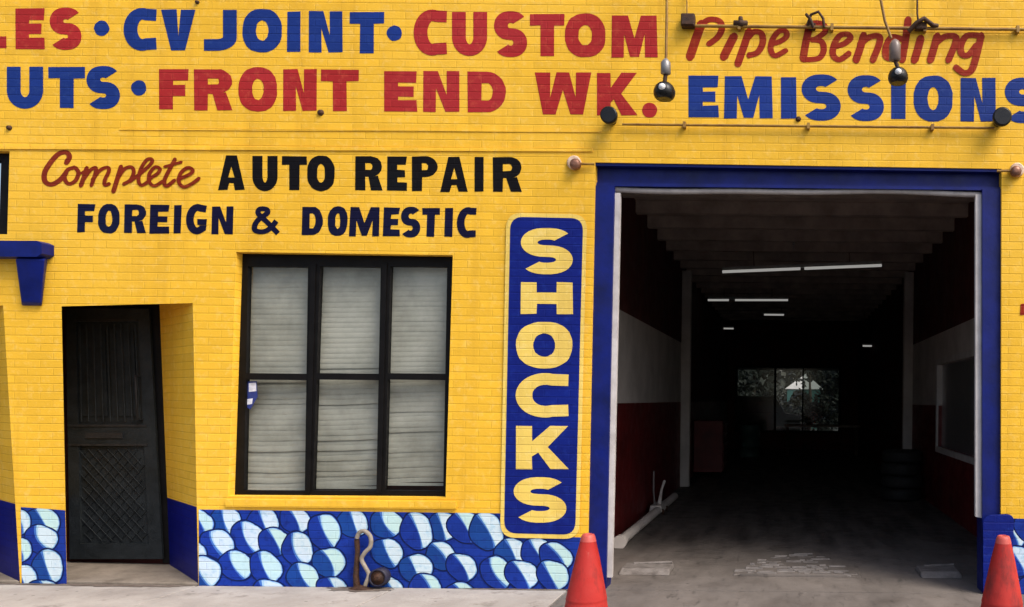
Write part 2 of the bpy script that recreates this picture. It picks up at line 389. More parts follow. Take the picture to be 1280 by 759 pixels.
# ---- front door
dr = MB(); y = D-.01
dr.prism([U(82,386,y), U(186,385,y), U(203,699,y), U(87,699,y)], .05)
dd = bevel(dr.build('door', M['door'], B, label='charcoal front door with rails and lattice lower panel'), .004)
def dx(t, py): return (82+(87-82)*(py-386)/313)*(1-t) + (186+(203-186)*(py-385)/314)*t
def dq(t0, p0, t1, p1, y): return [U(dx(t0,p0),p0,y), U(dx(t1,p0),p0,y), U(dx(t1,p1),p1,y), U(dx(t0,p1),p1,y)]
fr = MB()
for t0, p0, t1, p1 in ((0,386,.12,699), (.86,386,1,699), (.12,386,.86,402), (.12,530,.86,556), (.12,680,.86,699)):
    fr.prism(dq(t0,p0,t1,p1,y-.022), .0225)
fr.build('door_rail', M['door'], dd)
ed = MB()
for p in (531, 555): ed.prism(dq(.0,p,.9,p+2.4,y-.03), .009)
ed.prism(dq(.1,399,.86,401.5,y-.028), .006)
ed.build('rail_moulding', M['doorhi'], dd)
ms = MB(); ms.prism(dq(.2,541,.62,548,y-.032), .012); bevel(ms.build('mail_slot', M['doorhi'], dd), .003)
lt = MB()
for k in range(-7, 10):
    for sgn in (1,-1):
        pts = []
        for q in range(0, 13):
            py = 562 + q*9.5; t = .12 + (k/9 + sgn*(q/12)*.9) if sgn > 0 else .12 + ((k+8)/9 - (q/12)*.9)
            if .12 <= t <= .86: pts.append(U(dx(t,py), py, y-.008 - (.004 if sgn > 0 else 0)))
        if len(pts) > 1: lt.tube(pts, .0032, 5)
lt.build('lattice', M['door'], dd)
pn = MB()
for a, b in ((.17,.46),(.52,.80)): pn.prism(dq(a,412,b,520,y-.012), .011)
bevel(pn.build('upper_panel', M['door'], dd), .008)
vb = MB()
for k in range(9):
    t_ = .16+k*.083; vb.tube([U(dx(t_,405),405,y-.03), U(dx(t_,527),527,y-.03)], .006, 6)
vb.build('security_bars', M['door'], dd)
hd = MB(); a, b = U(dx(.80,470),470,y-.07), U(dx(.80,525),525,y-.07)
hd.tube([a+Vector((0,.06,0)), a, b, b+Vector((0,.06,0))], .009, 8); hd.build('handle', M['doorhi'], dd)
fj = MB(); fj.prism([U(186.5,384,D+.0), U(202,384,D+.0), U(217,704,D+.0), U(203.5,704,D+.0)], .04)
fj.prism([U(74,374,D+.005), U(204,372,D+.005), U(204,384,D+.005), U(74,386,D+.005)], .04)
bevel(fj.build('door_frame', M['frame'], B), .004)

# ---- windows
yf = .085
def quad_at(px, y): return [U(a,b,y) for a, b in px]
wf = MB(); S = DIST/(DIST)
def lerp2(a, b, t): return (a[0]+(b[0]-a[0])*t, a[1]+(b[1]-a[1])*t)
oq = [(290,309),(570,314),(561,626),(280,624)]
panes = []
for (xa0,xb0,xa1,xb1) in ((310,385,305,381),(400,476,391,470.5),(488,559,481,554)):
    for (ya,yc) in ((333,466.5),(474.5,613)):
        def X(x0,x1,yy): return x0+(x1-x0)*(yy-333)/280
        panes.append([(X(xa0,xa1,ya),ya), (X(xb0,xb1,ya),ya+.8), (X(xb0,xb1,yc),yc+.8), (X(xa0,xa1,yc),yc)])
wn = MB(); loops = [quad_at(oq,yf)]+[quad_at(p,yf) for p in panes]
wn.poly(loops)
for p in panes:
    for i in range(4):
        a, b = U(*p[i],yf), U(*p[(i+1)%4],yf); dv = Vector((0,.05,0)); wn.face([a,b,b+dv,a+dv])
win = wn.build('window', M['frame'], B, label='six pane black framed shop window with grey blinds')
for p in (((391.5,330),(384.5,616)), ((480.5,330),(473.5,616))):
    a, b = p; bars = MB(); bars.prism([U(a[0]-3,a[1],yf-.012), U(a[0]+3,a[1],yf-.012), U(b[0]+3,b[1],yf-.012), U(b[0]-3,b[1],yf-.012)], .013)
    bars.build('glazing_bar', M['frame'], win)
for p in panes:
    q = MB(); q.face(quad_at([(p[0][0]-2,p[0][1]-2),(p[1][0]+2,p[1][1]-2),(p[2][0]+2,p[2][1]+2),(p[3][0]-2,p[3][1]+2)], yf+.03)); q.build('pane', M['glass'], win)
# blinds: one per column of panes, closed slats with a little sag
rnd = random.Random(3)
for k, (xa, xb, bot) in enumerate(((303,390,616),(389,480,607),(478,566,603))):
    bl = MB(); rows = 44
    for r in range(rows):
        t0 = 326+(bot-326)*r/rows; t1 = 326+(bot-326)*(r+1)/rows
        off = rnd.uniform(-.004,.004)*(1 if r > 22 else .3) + (rnd.choice([0,0,0,0,.010]) if r > 20 else 0)
        sk = -7*(t0-326)/290
        n = 7; top, mid, low = [], [], []
        for j in range(n):
            u = j/(n-1); x = xa+(xb-xa)*u+sk; sag = (rnd.uniform(-.45,.45) if r > 22 else rnd.uniform(-.12,.12)) + (1.2 if r > 22 else .4)*math.sin(u*math.pi+k)
            top.append(U(x, t0+sag, yf+.110+off)); mid.append(U(x,(t0+t1)/2+sag,yf+.104+off)); low.append(U(x,t1+sag*.9+.5,yf+.107+off))
        bl.grid([top,mid,low])
    bl.prism(quad_at([(xa-7,bot+.5),(xb-7,bot+1.2),(xb-7,bot+4.5),(xa-7,bot+4)], yf+.09), .02)
    bl.prism(quad_at([(xa,322),(xb,322.6),(xb,330),(xa,329.5)], yf+.08), .05)
    bl.build('blind', M['blind'], win)
bk = MB(); bk.face(quad_at([(280,300),(590,305),(590,640),(270,640)], yf+.3)); bk.build('room_backing', M['brown'], B)
st = MB(); c = [(308,477),(321,476.5),(322,496),(313,512),(306,508)]
st.poly([quad_at(c, yf+.024)], 0); st.poly([quad_at([(311,479),(320,478.5),(320.5,489),(311,490)], yf+.0225)], 1); st.poly([quad_at([(309,499),(316,498),(315,505),(309,506)], yf+.0225)], 1)
sb = mottled('blue_sticker', (.02,.03,.16), (.03,.05,.2), rough=.4, scale=30); sw = mottled('white_sticker', (.7,.7,.78), rough=.4, scale=30)
st.build('sticker', [sb, sw], win)
# left, cut off window
g = MB(); g.poly([quad_at([(-135,183),(16,185),(14,297),(-135,295)],.07), quad_at([(-120,200),(1.5,202),(-1,283),(-120,281)],.07)])
lw = g.build('window', M['frame'], B, label='dark window cut off at the left edge above the blue canopy')
g = MB(); g.face(quad_at([(-125,195),(6,197),(4,288),(-125,286)],.10)); g.build('pane', M['darkglass'], lw)
g = MB(); g.face(quad_at([(-200,150),(80,150),(80,320),(-200,320)],.3)); g.build('room_backing', M['offwhite'], B)

# ---- blue canopy
cy = -.12
g = MB()
prof = [(-260,298,0),(40,298,0),(58,299,0),(62,303,0),(62,316,0),(56,321,0),(-260,321,0)]
front = [U(-260,300,cy), U(46,301,cy), U(52,304,cy), U(52,317,cy), U(46,321,cy), U(-260,320,cy)]
g.prism(front, -cy-.003)
can = bevel(g.build('canopy', M['steel_blue'], B, label='blue canopy slab over the far left doorway'), .02, 3)
g = MB()
a0, a1, b0, b1 = U(22,322,-.002), U(60,322,-.002), U(53,383,-.002), U(27,383,-.002)
f0, f1 = U(19,323,-.10), U(56,324,-.10)
f2, f3 = U(51,379,-.04), U(27,378,-.04)
g.hexa([b1,b0,f2,f3,a0,a1,f1,f0]); bevel(g.build('bracket', M['steel_blue'], can), .012, 2)

# ---- garage doorway frame
fr = MB()
def q4(x0,y0,x1,y1,x2,y2,x3,y3,y): return [U(x0,y0,y),U(x1,y1,y),U(x2,y2,y),U(x3,y3,y)]
yj = .03
fr.prism(q4(744,232,768,232,757,757,732.5,757,yj), .2)
fr.prism(q4(1228,236,1252.5,236,1252,757,1228,757,yj), .2)
fr.prism(q4(742,207,1254,215,1254,234,742,229,.085), .15)
fr.prism(q4(742,203,1254,211,1254,215,742,207,.012), .10)     # flanges of the lintel channel
fr.prism(q4(742,228.5,1254,234,1254,238,742,232.5,.05), .10)
fr.build('door_frame', M['steel_blue'], B, label='blue steel frame round the open garage doorway')
bv = [o for o in B.children if o.name.startswith('door_frame')][-1]; bevel(bv, .008)
def wav(x): return 1.6*math.sin((x-770)/70) + 1.0*math.sin((x-770)/31)
tr = MB(); rows = [[],[],[],[]]; yt = .07
for k in range(41):
    x = 766+(1231-766)*k/40; yy = 233+(x-766)*.0125+wav(x)*.8
    rows[0].append(U(x,yy,yt+.03)); rows[1].append(U(x,yy+1,yt)); rows[2].append(U(x,yy+6.5,yt)); rows[3].append(U(x,yy+7.5,yt+.04))
tr.grid(rows); tr.build('weather_strip', mottled('grey_rubber_strip', (.36,.33,.32),(.22,.20,.20), rough=.5, scale=7), B)
tr = MB(); tr.prism(q4(767,241,775.5,241,765,722,756.5,722,yt-.005), .05); bevel(tr.build('door_track', M['trim'], B, label='white left track of the garage door'), .006)
tr = MB(); tr.prism(q4(1219.5,243,1228.5,243,1228.5,648,1219.5,646,yt-.005), .05); bevel(tr.build('door_track', M['trim'], B, label='white right track of the garage door'), .006)

# ---- inside of the garage bay
XLW, XRW, ZC, YB = -1.95, 2.25, 4.1, 20.0
g = MB()
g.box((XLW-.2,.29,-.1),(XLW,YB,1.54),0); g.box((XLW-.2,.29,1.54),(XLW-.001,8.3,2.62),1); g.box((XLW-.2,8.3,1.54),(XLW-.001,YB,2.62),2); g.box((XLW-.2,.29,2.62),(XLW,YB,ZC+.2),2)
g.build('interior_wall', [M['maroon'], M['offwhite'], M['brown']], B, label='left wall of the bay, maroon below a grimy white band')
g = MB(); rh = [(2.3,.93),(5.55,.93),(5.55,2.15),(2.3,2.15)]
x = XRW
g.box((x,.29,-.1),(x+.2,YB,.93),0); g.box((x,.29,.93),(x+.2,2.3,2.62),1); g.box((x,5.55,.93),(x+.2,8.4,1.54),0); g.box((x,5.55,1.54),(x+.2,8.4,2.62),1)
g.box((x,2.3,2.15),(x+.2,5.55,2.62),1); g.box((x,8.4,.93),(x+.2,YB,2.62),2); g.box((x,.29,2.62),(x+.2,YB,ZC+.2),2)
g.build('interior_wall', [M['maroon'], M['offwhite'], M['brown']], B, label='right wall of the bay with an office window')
g = MB()
for a, b in (((x-.03,2.22,.85),(x-.002,5.63,.93)),((x-.03,2.22,2.15),(x-.002,5.63,2.23)),((x-.03,2.22,.93),(x-.002,2.3,2.15)),((x-.03,5.55,.93),(x-.002,5.63,2.15))): g.box(a,b)
iw = g.build('interior_window', mottled('white_window_trim', (.55,.52,.49), (.36,.33,.3), rough=.5), B, label='white framed office window on the right wall of the bay')
g = MB(); g.face([(x+.05,2.3,.93),(x+.05,5.55,.93),(x+.05,5.55,2.15),(x+.05,2.3,2.15)]); g.build('pane', glass('grimy_office_glass',(.10,.10,.10),.4), iw)
g = MB(); g.face([(x+1.2,1.5,.3),(x+1.2,6.5,.3),(x+1.2,6.5,3),(x+1.2,1.5,3)]); g.build('office_backing', M['brown'], B)
g = MB(); g.box((XLW-.2,.29,ZC),(XRW+.2,YB,ZC+.15)); g.box((gar_h[0].x-.6,.29,3.62),(gar_h[1].x+.6,.31,ZC)); g.build('ceiling', M['soot'], B)
for k in range(20):
    yy = .95+k*.88; bm = MB(); bm.box((XLW+.003,yy,ZC-.16),(XRW-.003,yy+.11,ZC-.003)); bm.build('ceiling_beam', M['soot'], B)
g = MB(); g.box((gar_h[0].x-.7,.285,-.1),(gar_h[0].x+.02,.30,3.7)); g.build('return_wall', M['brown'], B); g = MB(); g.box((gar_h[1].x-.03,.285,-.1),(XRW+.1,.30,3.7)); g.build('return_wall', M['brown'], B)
for xx, yy in ((XLW+.0,8.25),(XRW-.17,8.15)):
    g = MB(); g.box((xx+.002,yy,0.003),(xx+.168,yy+.17,ZC-.17)); bevel(g.build('column', M['offwhite'], B, label='pale steel column against the side wall of the bay'), .01)
# rear wall with its glazed opening
bo = [(-1.62,.62),(1.62,.62),(1.62,2.62),(-1.62,2.62)]
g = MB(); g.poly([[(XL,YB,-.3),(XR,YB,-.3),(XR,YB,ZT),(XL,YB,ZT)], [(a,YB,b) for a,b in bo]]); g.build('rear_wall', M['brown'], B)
g = MB()
for a, b in (((-1.7,YB-.05,.56),(1.7,YB+.02,.62)),((-1.7,YB-.05,2.62),(1.7,YB+.02,2.68)),((-1.7,YB-.05,.62),(-1.62,YB+.02,2.62)),((1.62,YB-.05,.62),(1.7,YB+.02,2.62)),((-.45,YB-.03,.62),(-.38,YB+.01,2.62)),((.45,YB-.03,.62),(.5,YB+.01,2.62))): g.box(a,b)
rw = g.build('rear_window', M['frame'], B, label='wide rear window at the dark back of the bay')
dg = glass('light_cutting_rear_glass',(.30,.34,.32),.1); cg = glass('clearer_rear_glass',(.96,.97,.96),.03)  # side panes tinted dark to cut the light from the yard
for x0_, x1_, m_ in ((-1.62,-.38,dg),(-.38,.5,cg),(.5,1.62,dg)):
    g = MB(); g.face([(x0_,YB+.005,.62),(x1_,YB+.005,.62),(x1_,YB+.005,2.62),(x0_,YB+.005,2.62)]); g.build('pane', m_, rw)

# ------------------------------------------------------------------ painted lettering
LY = -.002
def rl(x0,y0,x1,y1): return [(x0,y0),(x1,y0),(x1,y1),(x0,y1)]
def supell(x0,y0,x1,y1,n=36,e=2.35):
    cx,cy,rx,ry=(x0+x1)/2,(y0+y1)/2,(x1-x0)/2,(y1-y0)/2; o=[]
    for k in range(n):
        a=2*math.pi*k/n; c,s=math.cos(a),math.sin(a)
        o.append((cx+rx*math.copysign(abs(c)**(2/e),c), cy+ry*math.copysign(abs(s)**(2/e),s)))
    return o
def strokeq(pts, wh, wv=None):
    """a brush stroke along pts as quads; wh = thickness of upright runs, wv of level runs"""
    wv = wv or wh; L, Rr = [], []
    for i in range(len(pts)):
        a, b = pts[max(0,i-1)], pts[min(len(pts)-1,i+1)]
        tx, ty = b[0]-a[0], b[1]-a[1]; l = math.hypot(tx,ty) or 1; tx/=l; ty/=l
        wd = math.sqrt((wh*ty)**2+(wv*tx)**2)/2
        L.append((pts[i][0]-ty*wd, pts[i][1]+tx*wd)); Rr.append((pts[i][0]+ty*wd, pts[i][1]-tx*wd))
    return [('q', [L[i],L[i+1],Rr[i+1],Rr[i]]) for i in range(len(pts)-1)]
def arc(cx,cy,rx,ry,a0,a1,n=16):
    return [(cx+rx*math.cos(R(a0+(a1-a0)*k/n)), cy+ry*math.sin(R(a0+(a1-a0)*k/n))) for k in range(n+1)]
def glyph(ch, x0,y0,x1,y1, t, b=None):
    """returns ('p', loops) or ('q', quad) items in photo pixels of the wall"""
    b = b or t*.8; w, h = x1-x0, y1-y0; P = lambda *l: [('p', list(l))]
    if ch == 'I': return P(rl(x0,y0,x1,y1))
    if ch in '.•':
        return P(supell(x0,y0,x1,y1,20,2))
    if ch == 'E':
        m = (y0+y1)/2
        return P([(x0,y0),(x1,y0),(x1-1,y0+b),(x0+t,y0+b),(x0+t,m-b*.42),(x1-w*.1,m-b*.42),(x1-w*.1,m+b*.46),(x0+t,m+b*.46),(x0+t,y1-b),(x1,y1-b),(x1+.5,y1),(x0,y1)])
    if ch == 'F':
        m = y0+h*.52
        return P([(x0,y0),(x1,y0),(x1-1,y0+b),(x0+t,y0+b),(x0+t,m-b*.45),(x1-w*.12,m-b*.45),(x1-w*.12,m+b*.5),(x0+t,m+b*.5),(x0+t,y1),(x0,y1)])
    if ch == 'L': return P([(x0,y0),(x0+t,y0),(x0+t,y1-b),(x1,y1-b),(x1,y1),(x0,y1)])
    if ch == 'T':
        c = (x0+x1)/2; return P([(x0,y0),(x1,y0),(x1,y0+b),(c+t/2,y0+b),(c+t/2,y1),(c-t/2,y1),(c-t/2,y0+b),(x0,y0+b)])
    if ch == 'H':
        m = (y0+y1)/2; return P([(x0,y0),(x0+t,y0),(x0+t,m-b/2),(x1-t,m-b/2),(x1-t,y0),(x1,y0),(x1,y1),(x1-t,y1),(x1-t,m+b/2),(x0+t,m+b/2),(x0+t,y1),(x0,y1)])
    if ch == 'N':
        s = t*.92; return P([(x0,y0),(x0+s*1.15,y0),(x1-s,y1-h*.42),(x1-s,y0),(x1,y0),(x1,y1),(x1-s*1.1,y1),(x0+s,y0+h*.42),(x0+s,y1),(x0,y1)])
    if ch == 'M':
        s = t*.9; c = (x0+x1)/2
        return P([(x0+1,y0),(x0+s*1.35,y0),(c,y0+h*.55),(x1-s*1.35,y0),(x1-1,y0),(x1,y1),(x1-s,y1),(x1-s-.5,y0+h*.45),(c+s*.36,y1-1),(c-s*.36,y1-1),(x0+s+.5,y0+h*.45),(x0+s,y1),(x0,y1)])
    if ch == 'V':
        c = (x0+x1)/2; return P([(x0,y0),(x0+t*1.15,y0),(c+.5,y1-h*.36),(x1-t*1.05,y0),(x1,y0),(c+t*.5,y1),(c-t*.5,y1)])
    if ch == 'W':
        q = w/4; return P([(x0,y0),(x0+t*1.1,y0),(x0+q+1.5,y1-h*.40),(x0+2*q-t*.45,y0),(x0+2*q+t*.45,y0),(x1-q-1.5,y1-h*.40),(x1-t*1.1,y0),(x1,y0),(x1-q+t*.45,y1),(x1-q-t*.5,y1),(x0+2*q,y0+h*.42),(x0+q+t*.5,y1),(x0+q-t*.45,y1)])
    if ch == 'A':
        c = (x0+x1)/2; k = t*.95
        return P([(c-t*.55,y0),(c+t*.55,y0),(x1,y1),(x1-k,y1),(x1-k-w*.07,y1-h*.2),(x0+k+w*.07,y1-h*.2),(x0+k,y1),(x0,y1)], [(c,y0+h*.32),(c+w*.11,y1-h*.36),(c-w*.11,y1-h*.36)])
    if ch == 'K':
        m = y0+h*.52
        return P([(x0,y0),(x0+t,y0),(x0+t,y0+h*.36),(x1-t*1.15,y0),(x1-1,y0),(x0+w*.60,m-h*.03),(x1,y1),(x1-t*1.15,y1),(x0+w*.42,m+h*.10),(x0+t,m+h*.19),(x0+t,y1),(x0,y1)])
    if ch in 'RPD':
        yb2 = y1 if ch == 'D' else y0+h*.60
        ry = (yb2-y0)/2; rx = min(w*.5, ry*1.15); cx = x1-rx; cy = (y0+yb2)/2
        out = [(x0,y0),(cx,y0)]+arc(cx,cy,rx,ry,-90,90,14)[1:]
        k = b if ch == 'D' else b*.82
        irx = max(1.5, rx-t*.95); iry = ry-k
        hole = [(x0+t,y0+k)]+arc(cx,cy,irx,iry,-90,90,12)+[(x0+t,yb2-k)]
        if ch == 'D': out += [(x0,y1)]
        elif ch == 'P': out += [(x0+t,yb2),(x0+t,y1),(x0,y1)]
        else: out = out[:-1]+[(x1-w*.16,yb2-ry*.12),(x1+.5,y1),(x1-t*1.08,y1),(x0+t+w*.12,yb2),(x0+t,yb2),(x0+t,y1),(x0,y1)]
        return P(out, hole)
    if ch == 'O': return P(supell(x0,y0,x1,y1), supell(x0+t*.98,y0+b,x1-t*.98,y1-b,30,2.1)[::-1])
    if ch == 'C':
        cx,cy = (x0+x1)/2+w*.06,(y0+y1)/2; return strokeq([(x1-.5,y0+b*.62)]+arc(cx,cy,w*.56-t/2,h/2-b/2,-72,-288,26)+[(x1-.5,y1-b*.62)], t, b)
    if ch == 'G':
        cx,cy = (x0+x1)/2+w*.04,(y0+y1)/2; pts = [(x1-1,y0+b*.75)]+arc(cx,cy,w*.54-t/2,h/2-b/2,-70,-292,24)+[(x1-t*.5,y1-h*.2),(x1-t*.5,cy+b*.9)]
        return strokeq(pts, t, b)+P(rl(cx,cy,x1,cy+b*.88))
    if ch == 'U':
        r = w/2-t/2; ry = h*.30; return strokeq([(x0+t/2,y0),(x0+t/2,y1-ry-b/2)]+arc((x0+x1)/2,y1-ry-b/2,r,ry,180,0,18)[1:]+[(x1-t/2,y0)], t, b)
    if ch == 'J':
        r = w*.42; return strokeq([(x1-t/2,y0),(x1-t/2,y1-h*.32)]+arc(x1-t/2-r,y1-h*.32,r,h*.32-b/2,0,90,12)[1:]+[(x0,y1-b*.5)], t, b)
    if ch == 'S':
        cx = (x0+x1)/2; rx = w/2-t/2; ry = (h-b)/4; out = []; A, Bq = [], []
        def band(cy, a0, a1, swap, n=20):
            for k in range(n+1):
                a = R(a0+(a1-a0)*k/n); c_, s_ = math.cos(a), math.sin(a)
                c_ = math.copysign(abs(c_)**.82, c_)
                o_ = (cx+(rx+t/2)*c_, cy+(ry+b/2)*s_); i_ = (cx+max(1,rx-t/2)*c_, cy+max(.8,ry-b/2)*s_)
                A.append(i_ if swap else o_); Bq.append(o_ if swap else i_)
        band(y0+b/2+ry, -38, -270, False); band(y1-b/2-ry, -90, 142, True)
        return [('q', [A[i],A[i+1],Bq[i+1],Bq[i]]) for i in range(len(A)-1)]
    if ch == '&':
        cx = x0+w*.42
        return strokeq(catmull([(x1,y1-2),(x0+w*.62,y0+h*.58),(x0+w*.28,y0+h*.28),(x0+w*.34,y0+t*.4),(x0+w*.58,y0+t*.45),(x0+w*.60,y0+h*.26),(x0+w*.30,y0+h*.46),(x0+t*.45,y0+h*.68),(x0+w*.18,y1-t*.5),(x0+w*.48,y1-t*.4),(x0+w*.74,y0+h*.75),(x1-w*.06,y0+h*.52)],5), t*.62, t*.55)
    raise ValueError(ch)
lrnd = random.Random(11)
def put(mb, items, slant=0., yb_=0., y=LY, drift=0.):
    def tf(p): return U(p[0]+slant*(yb_-p[1]), p[1], y)
    for n_, (kind, d) in enumerate(items):
        if kind == 'p':
            mb.poly([[tf((p[0]+lrnd.uniform(-.35,.35),p[1]+lrnd.uniform(-.35,.35))) for p in l] for l in d])
        else:
            a = [tf(p) for p in d]
            if drift: a = [p+Vector((0,-drift*(n_+k_),0)) for p, k_ in zip(a,(0,1,1,0))]
            if (a[1]-a[0]).cross(a[2]-a[0]).y > 0: a = a[::-1]
            mb.face(a)
def word(chars, mat, label, t, b=None, slant=0., parent=None, y=LY):
    mb = MB()
    yb_ = max(c[4] for c in chars)
    for c in chars: put(mb, glyph(*c[:5], c[5] if len(c) > 5 else t, b), slant, yb_, y, .00003 if c[0] in 'UJCG&' else 0)
    return mb.build('lettering', mat, parent or B, label=label)
def dot(cx, cy, r): return ('•', cx-r, cy-r, cx+r, cy+r)
word([('L',-38,10,8,60),('E',19.5,10.5,55.5,61.5),('S',62,9.5,102,62.5)], M['red'], 'red painted word ending LES', 17, 14.5)
for cx, cy in ((127,35.5),(493,41.5)): word([dot(cx,cy,9.6)], M['blue'], 'round blue dot between words', 9)
word([('C',154.5,10,196,63.5),('V',201,12,244.5,63)], M['blue'], 'blue painted letters CV', 17.3, 14.5)
word([('J',255,12.5,296,63.5),('O',303,11,352.5,65.5),('I',359,14.5,375.5,65),('N',386,14,428,65.5),('T',437,15,480,66.5)], M['blue'], 'blue painted word JOINT', 17.3, 14.5)
word([('C',517,12,559,69.5),('U',565,15,609,70),('S',617.5,14,659,71.5),('T',662.5,17.5,705.5,70.5),('O',706,17,757,71.5),('M',764,19.5,822,72)], M['red'], 'red painted word CUSTOM', 17.3, 14.5)
word([('U',8.5,83.5,54,136),('T',60.5,83.5,106,135),('S',108,82.5,150,136.5)], M['blue'], 'blue painted word ending UTS', 17.3, 14.5)
word([dot(173.5,110,9.6)], M['blue'], 'round blue dot before FRONT', 9)
word([('F',199,86.5,236,137),('R',242.5,86.5,290,138),('O',298,84,346.5,139.5),('N',354,86.5,396,138.5),('T',401,87,448.5,139)], M['red'], 'red painted word FRONT', 17.3, 14.5)
word([('E',480.5,89,521,139.5),('N',529,89,574,140),('D',584.5,89.5,632.5,140.5)], M['red'], 'red painted word END', 17.3, 14.5)
word([('W',668.5,90.5,739,143),('K',746,91,797,144),dot(812,138,9.4)], M['red'], 'red painted abbreviation WK with its full stop', 17.3, 14.5)
word([('E',860.5,94.5,898,146.5),('M',905,95.5,966,148),('I',976.5,96.5,995.5,148.5),('S',1002,93,1051,151),('S',1059.5,94,1105,151.5),('I',1114,97.5,1132,149),('O',1142,94.5,1191,152),('N',1201,97.5,1244.5,152),('S',1256,97,1301,154)], M['blue'], 'blue painted word EMISSIONS', 18, 14.5)
word([('A',272.5,194.5,306,237.5),('U',315.5,195,347,239),('T',352.5,195.5,383.5,237.5),('O',384,194.5,418.5,239)], M['black'], 'black painted word AUTO', 12.6, 10.6)
word([('R',444,195.5,477.5,238),('E',484,195.5,508.5,238.5),('P',515,195.5,547,239),('A',550,196,585,240),('I',593,196.5,604.5,239.5),('R',616,196.5,652,240)], M['black'], 'black painted word REPAIR', 12.6, 10.6)
word([('F',96,255,118,290.5),('O',122,255,149,292),('R',155,255.5,182,291.5),('E',187,256,211,292),('I',217,256.5,226,292),('G',232,255,258,293),('N',264,258,291,293)], M['navy'], 'navy painted word FOREIGN', 9.6, 8.6, .03)
word([('&',313.5,257,347.5,294)], M['navy'], 'navy painted ampersand', 11, 10)
word([('D',377,258.5,403,294),('O',409,258,434,295),('M',436,259,474,295.5),('E',478.5,259.5,499,295.5),('S',500.5,258.5,525,297),('T',527,260,549,296),('I',555.5,260,565.5,296),('C',570.5,259,595,297.5)], M['navy'], 'navy painted word DOMESTIC', 9.6, 8.6, .03)
def script(strokes, ox, oy, sc, mat, k, label):
    mb = MB(); y = LY
    for pts, wd in strokes:
        wd *= k; p = [(ox+a/sc, oy+b/sc) for a, b in pts]
        p = catmull(p, 6) if len(p) > 2 else [p[0], lerp2(p[0],p[1],.5), p[1]]
        n = len(p)
        put(mb, strokeq(p, wd/sc, wd/sc*.82), 0, 0, y, .000008); y -= .00003+.000008*n
        for e in (p[0], p[-1]):
            r = wd/sc*.44; put(mb, [('p',[supell(e[0]-r,e[1]-r,e[0]+r,e[1]+r,12,2)])], 0, 0, y); y -= .00003
    return mb.build('lettering', mat, B, label=label)
script([([(250,135),(272,95),(250,62),(195,72),(135,135),(92,210),(95,272),(140,295),(200,265),(245,215)],37),
 ([(305,172),(258,190),(236,245),(265,290),(315,268),(338,212),(318,175)],30),([(325,195),(350,215),(385,195)],20),
 ([(398,175),(378,240),(355,302)],32),([(372,262),(420,195),(462,172),(460,215),(432,302)],27),([(440,262),(490,195),(545,170),(560,195),(530,262),(530,298),(560,290)],27),
 ([(648,165),(622,250),(592,345)],32),([(630,240),(672,182),(722,168),(740,205),(715,262),(668,290)],27),
 ([(715,270),(800,205),(868,140),(868,110),(832,118),(788,190),(775,268),(800,300),(855,265)],26),
 ([(850,255),(912,215),(930,182),(895,168),(855,215),(852,272),(888,305),(945,275)],26),
 ([(1040,112),(995,195),(962,268),(978,306),(1035,265)],28),([(965,165),(1085,132)],22),
 ([(1062,258),(1150,218),(1168,190),(1132,172),(1082,212),(1068,275),(1102,312),(1160,290),(1212,252)],27)],
 40,180,5.818,M['rust'],1.08,'reddish brown script word Complete')
script([([(172,190),(132,300),(80,455)],60),([(168,205),(230,158),(312,168),(335,230),(300,300),(232,352)],44),
 ([(432,290),(392,370),(350,455)],58),([(552,250),(505,390),(462,512)],50),([(545,300),(592,255),(650,268),(662,340),(622,418),(555,442)],44),
 ([(730,352),(800,332),(852,292),(842,250),(790,252),(740,318),(726,398),(762,446),(845,405)],40)],
 850,0,6.4,M['orange'],1.22,'orange red script word Pipe')
script([([(1030,235),(1005,350),(985,470)],50),([(1012,215),(1080,182),(1150,200),(1160,255),(1085,312)],40),([(1060,318),(1130,332),(1150,400),(1110,466),(995,478)],42)]
 + [([( (a/5.333+190)*6.4, b/5.333*6.4) for a,b in pts], wd*1.2) for pts, wd in (
 ([(10,312),(80,292),(122,255),(102,228),(50,240),(12,305),(8,368),(50,398),(112,358)],36),
 ([(212,235),(188,320),(160,402)],42),([(188,295),(250,248),(312,242),(316,290),(272,402)],38),
 ([(470,262),(400,248),(362,310),(362,378),(412,388),(455,335)],38),([(508,130),(490,270),(468,400)],40),
 ([(592,255),(572,330),(550,402)],44),([(702,238),(680,320),(656,402)],42),([(688,292),(750,245),(820,243),(822,290),(776,402)],38),
 ([(992,238),(902,238),(860,300),(866,360),(910,366),(962,305)],38),([(996,235),(962,375),(930,468),(880,486),(828,452)],40))],
 850,0,6.4,M['orange'],1.22,'orange red script word Bending')

# ---- SHOCKS panel
def rquad(c, r, n=6):
    out = []
    for i in range(4):
        p, a, b = Vector(c[i]), Vector(c[i-1]), Vector(c[(i+1)%4])
        s = p+(a-p).normalized()*r; e = p+(b-p).normalized()*r
        for k in range(n+1):
            t = k/n; q = s*(1-t)**2+p*2*t*(1-t)+e*t*t; out.append((q.x,q.y))
    return out
def flat(px, y, mat, name, parent=B, label=None):
    mb = MB(); mb.poly([[U(a,b,y) for a,b in px]]); return mb.build(name, mat, parent, label=label)
flat(rquad([(633,266),(734,268),(724,674),(625,672)], 19), -.0125, M['cream'], 'panel_border', B, 'pale yellow edge of the upright SHOCKS panel')
pn = flat(rquad([(638,271),(729,273),(719,668.5),(630,666.5)], 16), -.0145, M['panel'], 'sign_panel', B, 'upright blue painted panel reading SHOCKS')
word([('S',651,285,716,343,21),('H',651,353,716,392.5,20),('O',645,402.5,715.5,460.5,22),('C',644.5,466.5,711,522,21),('K',645,532.5,711,586.5,20),('S',642,596.5,708,653.5,21)], M['cream'], 'pale yellow letters spelling SHOCKS downwards', 20, 14.5, 0, pn, -.017)

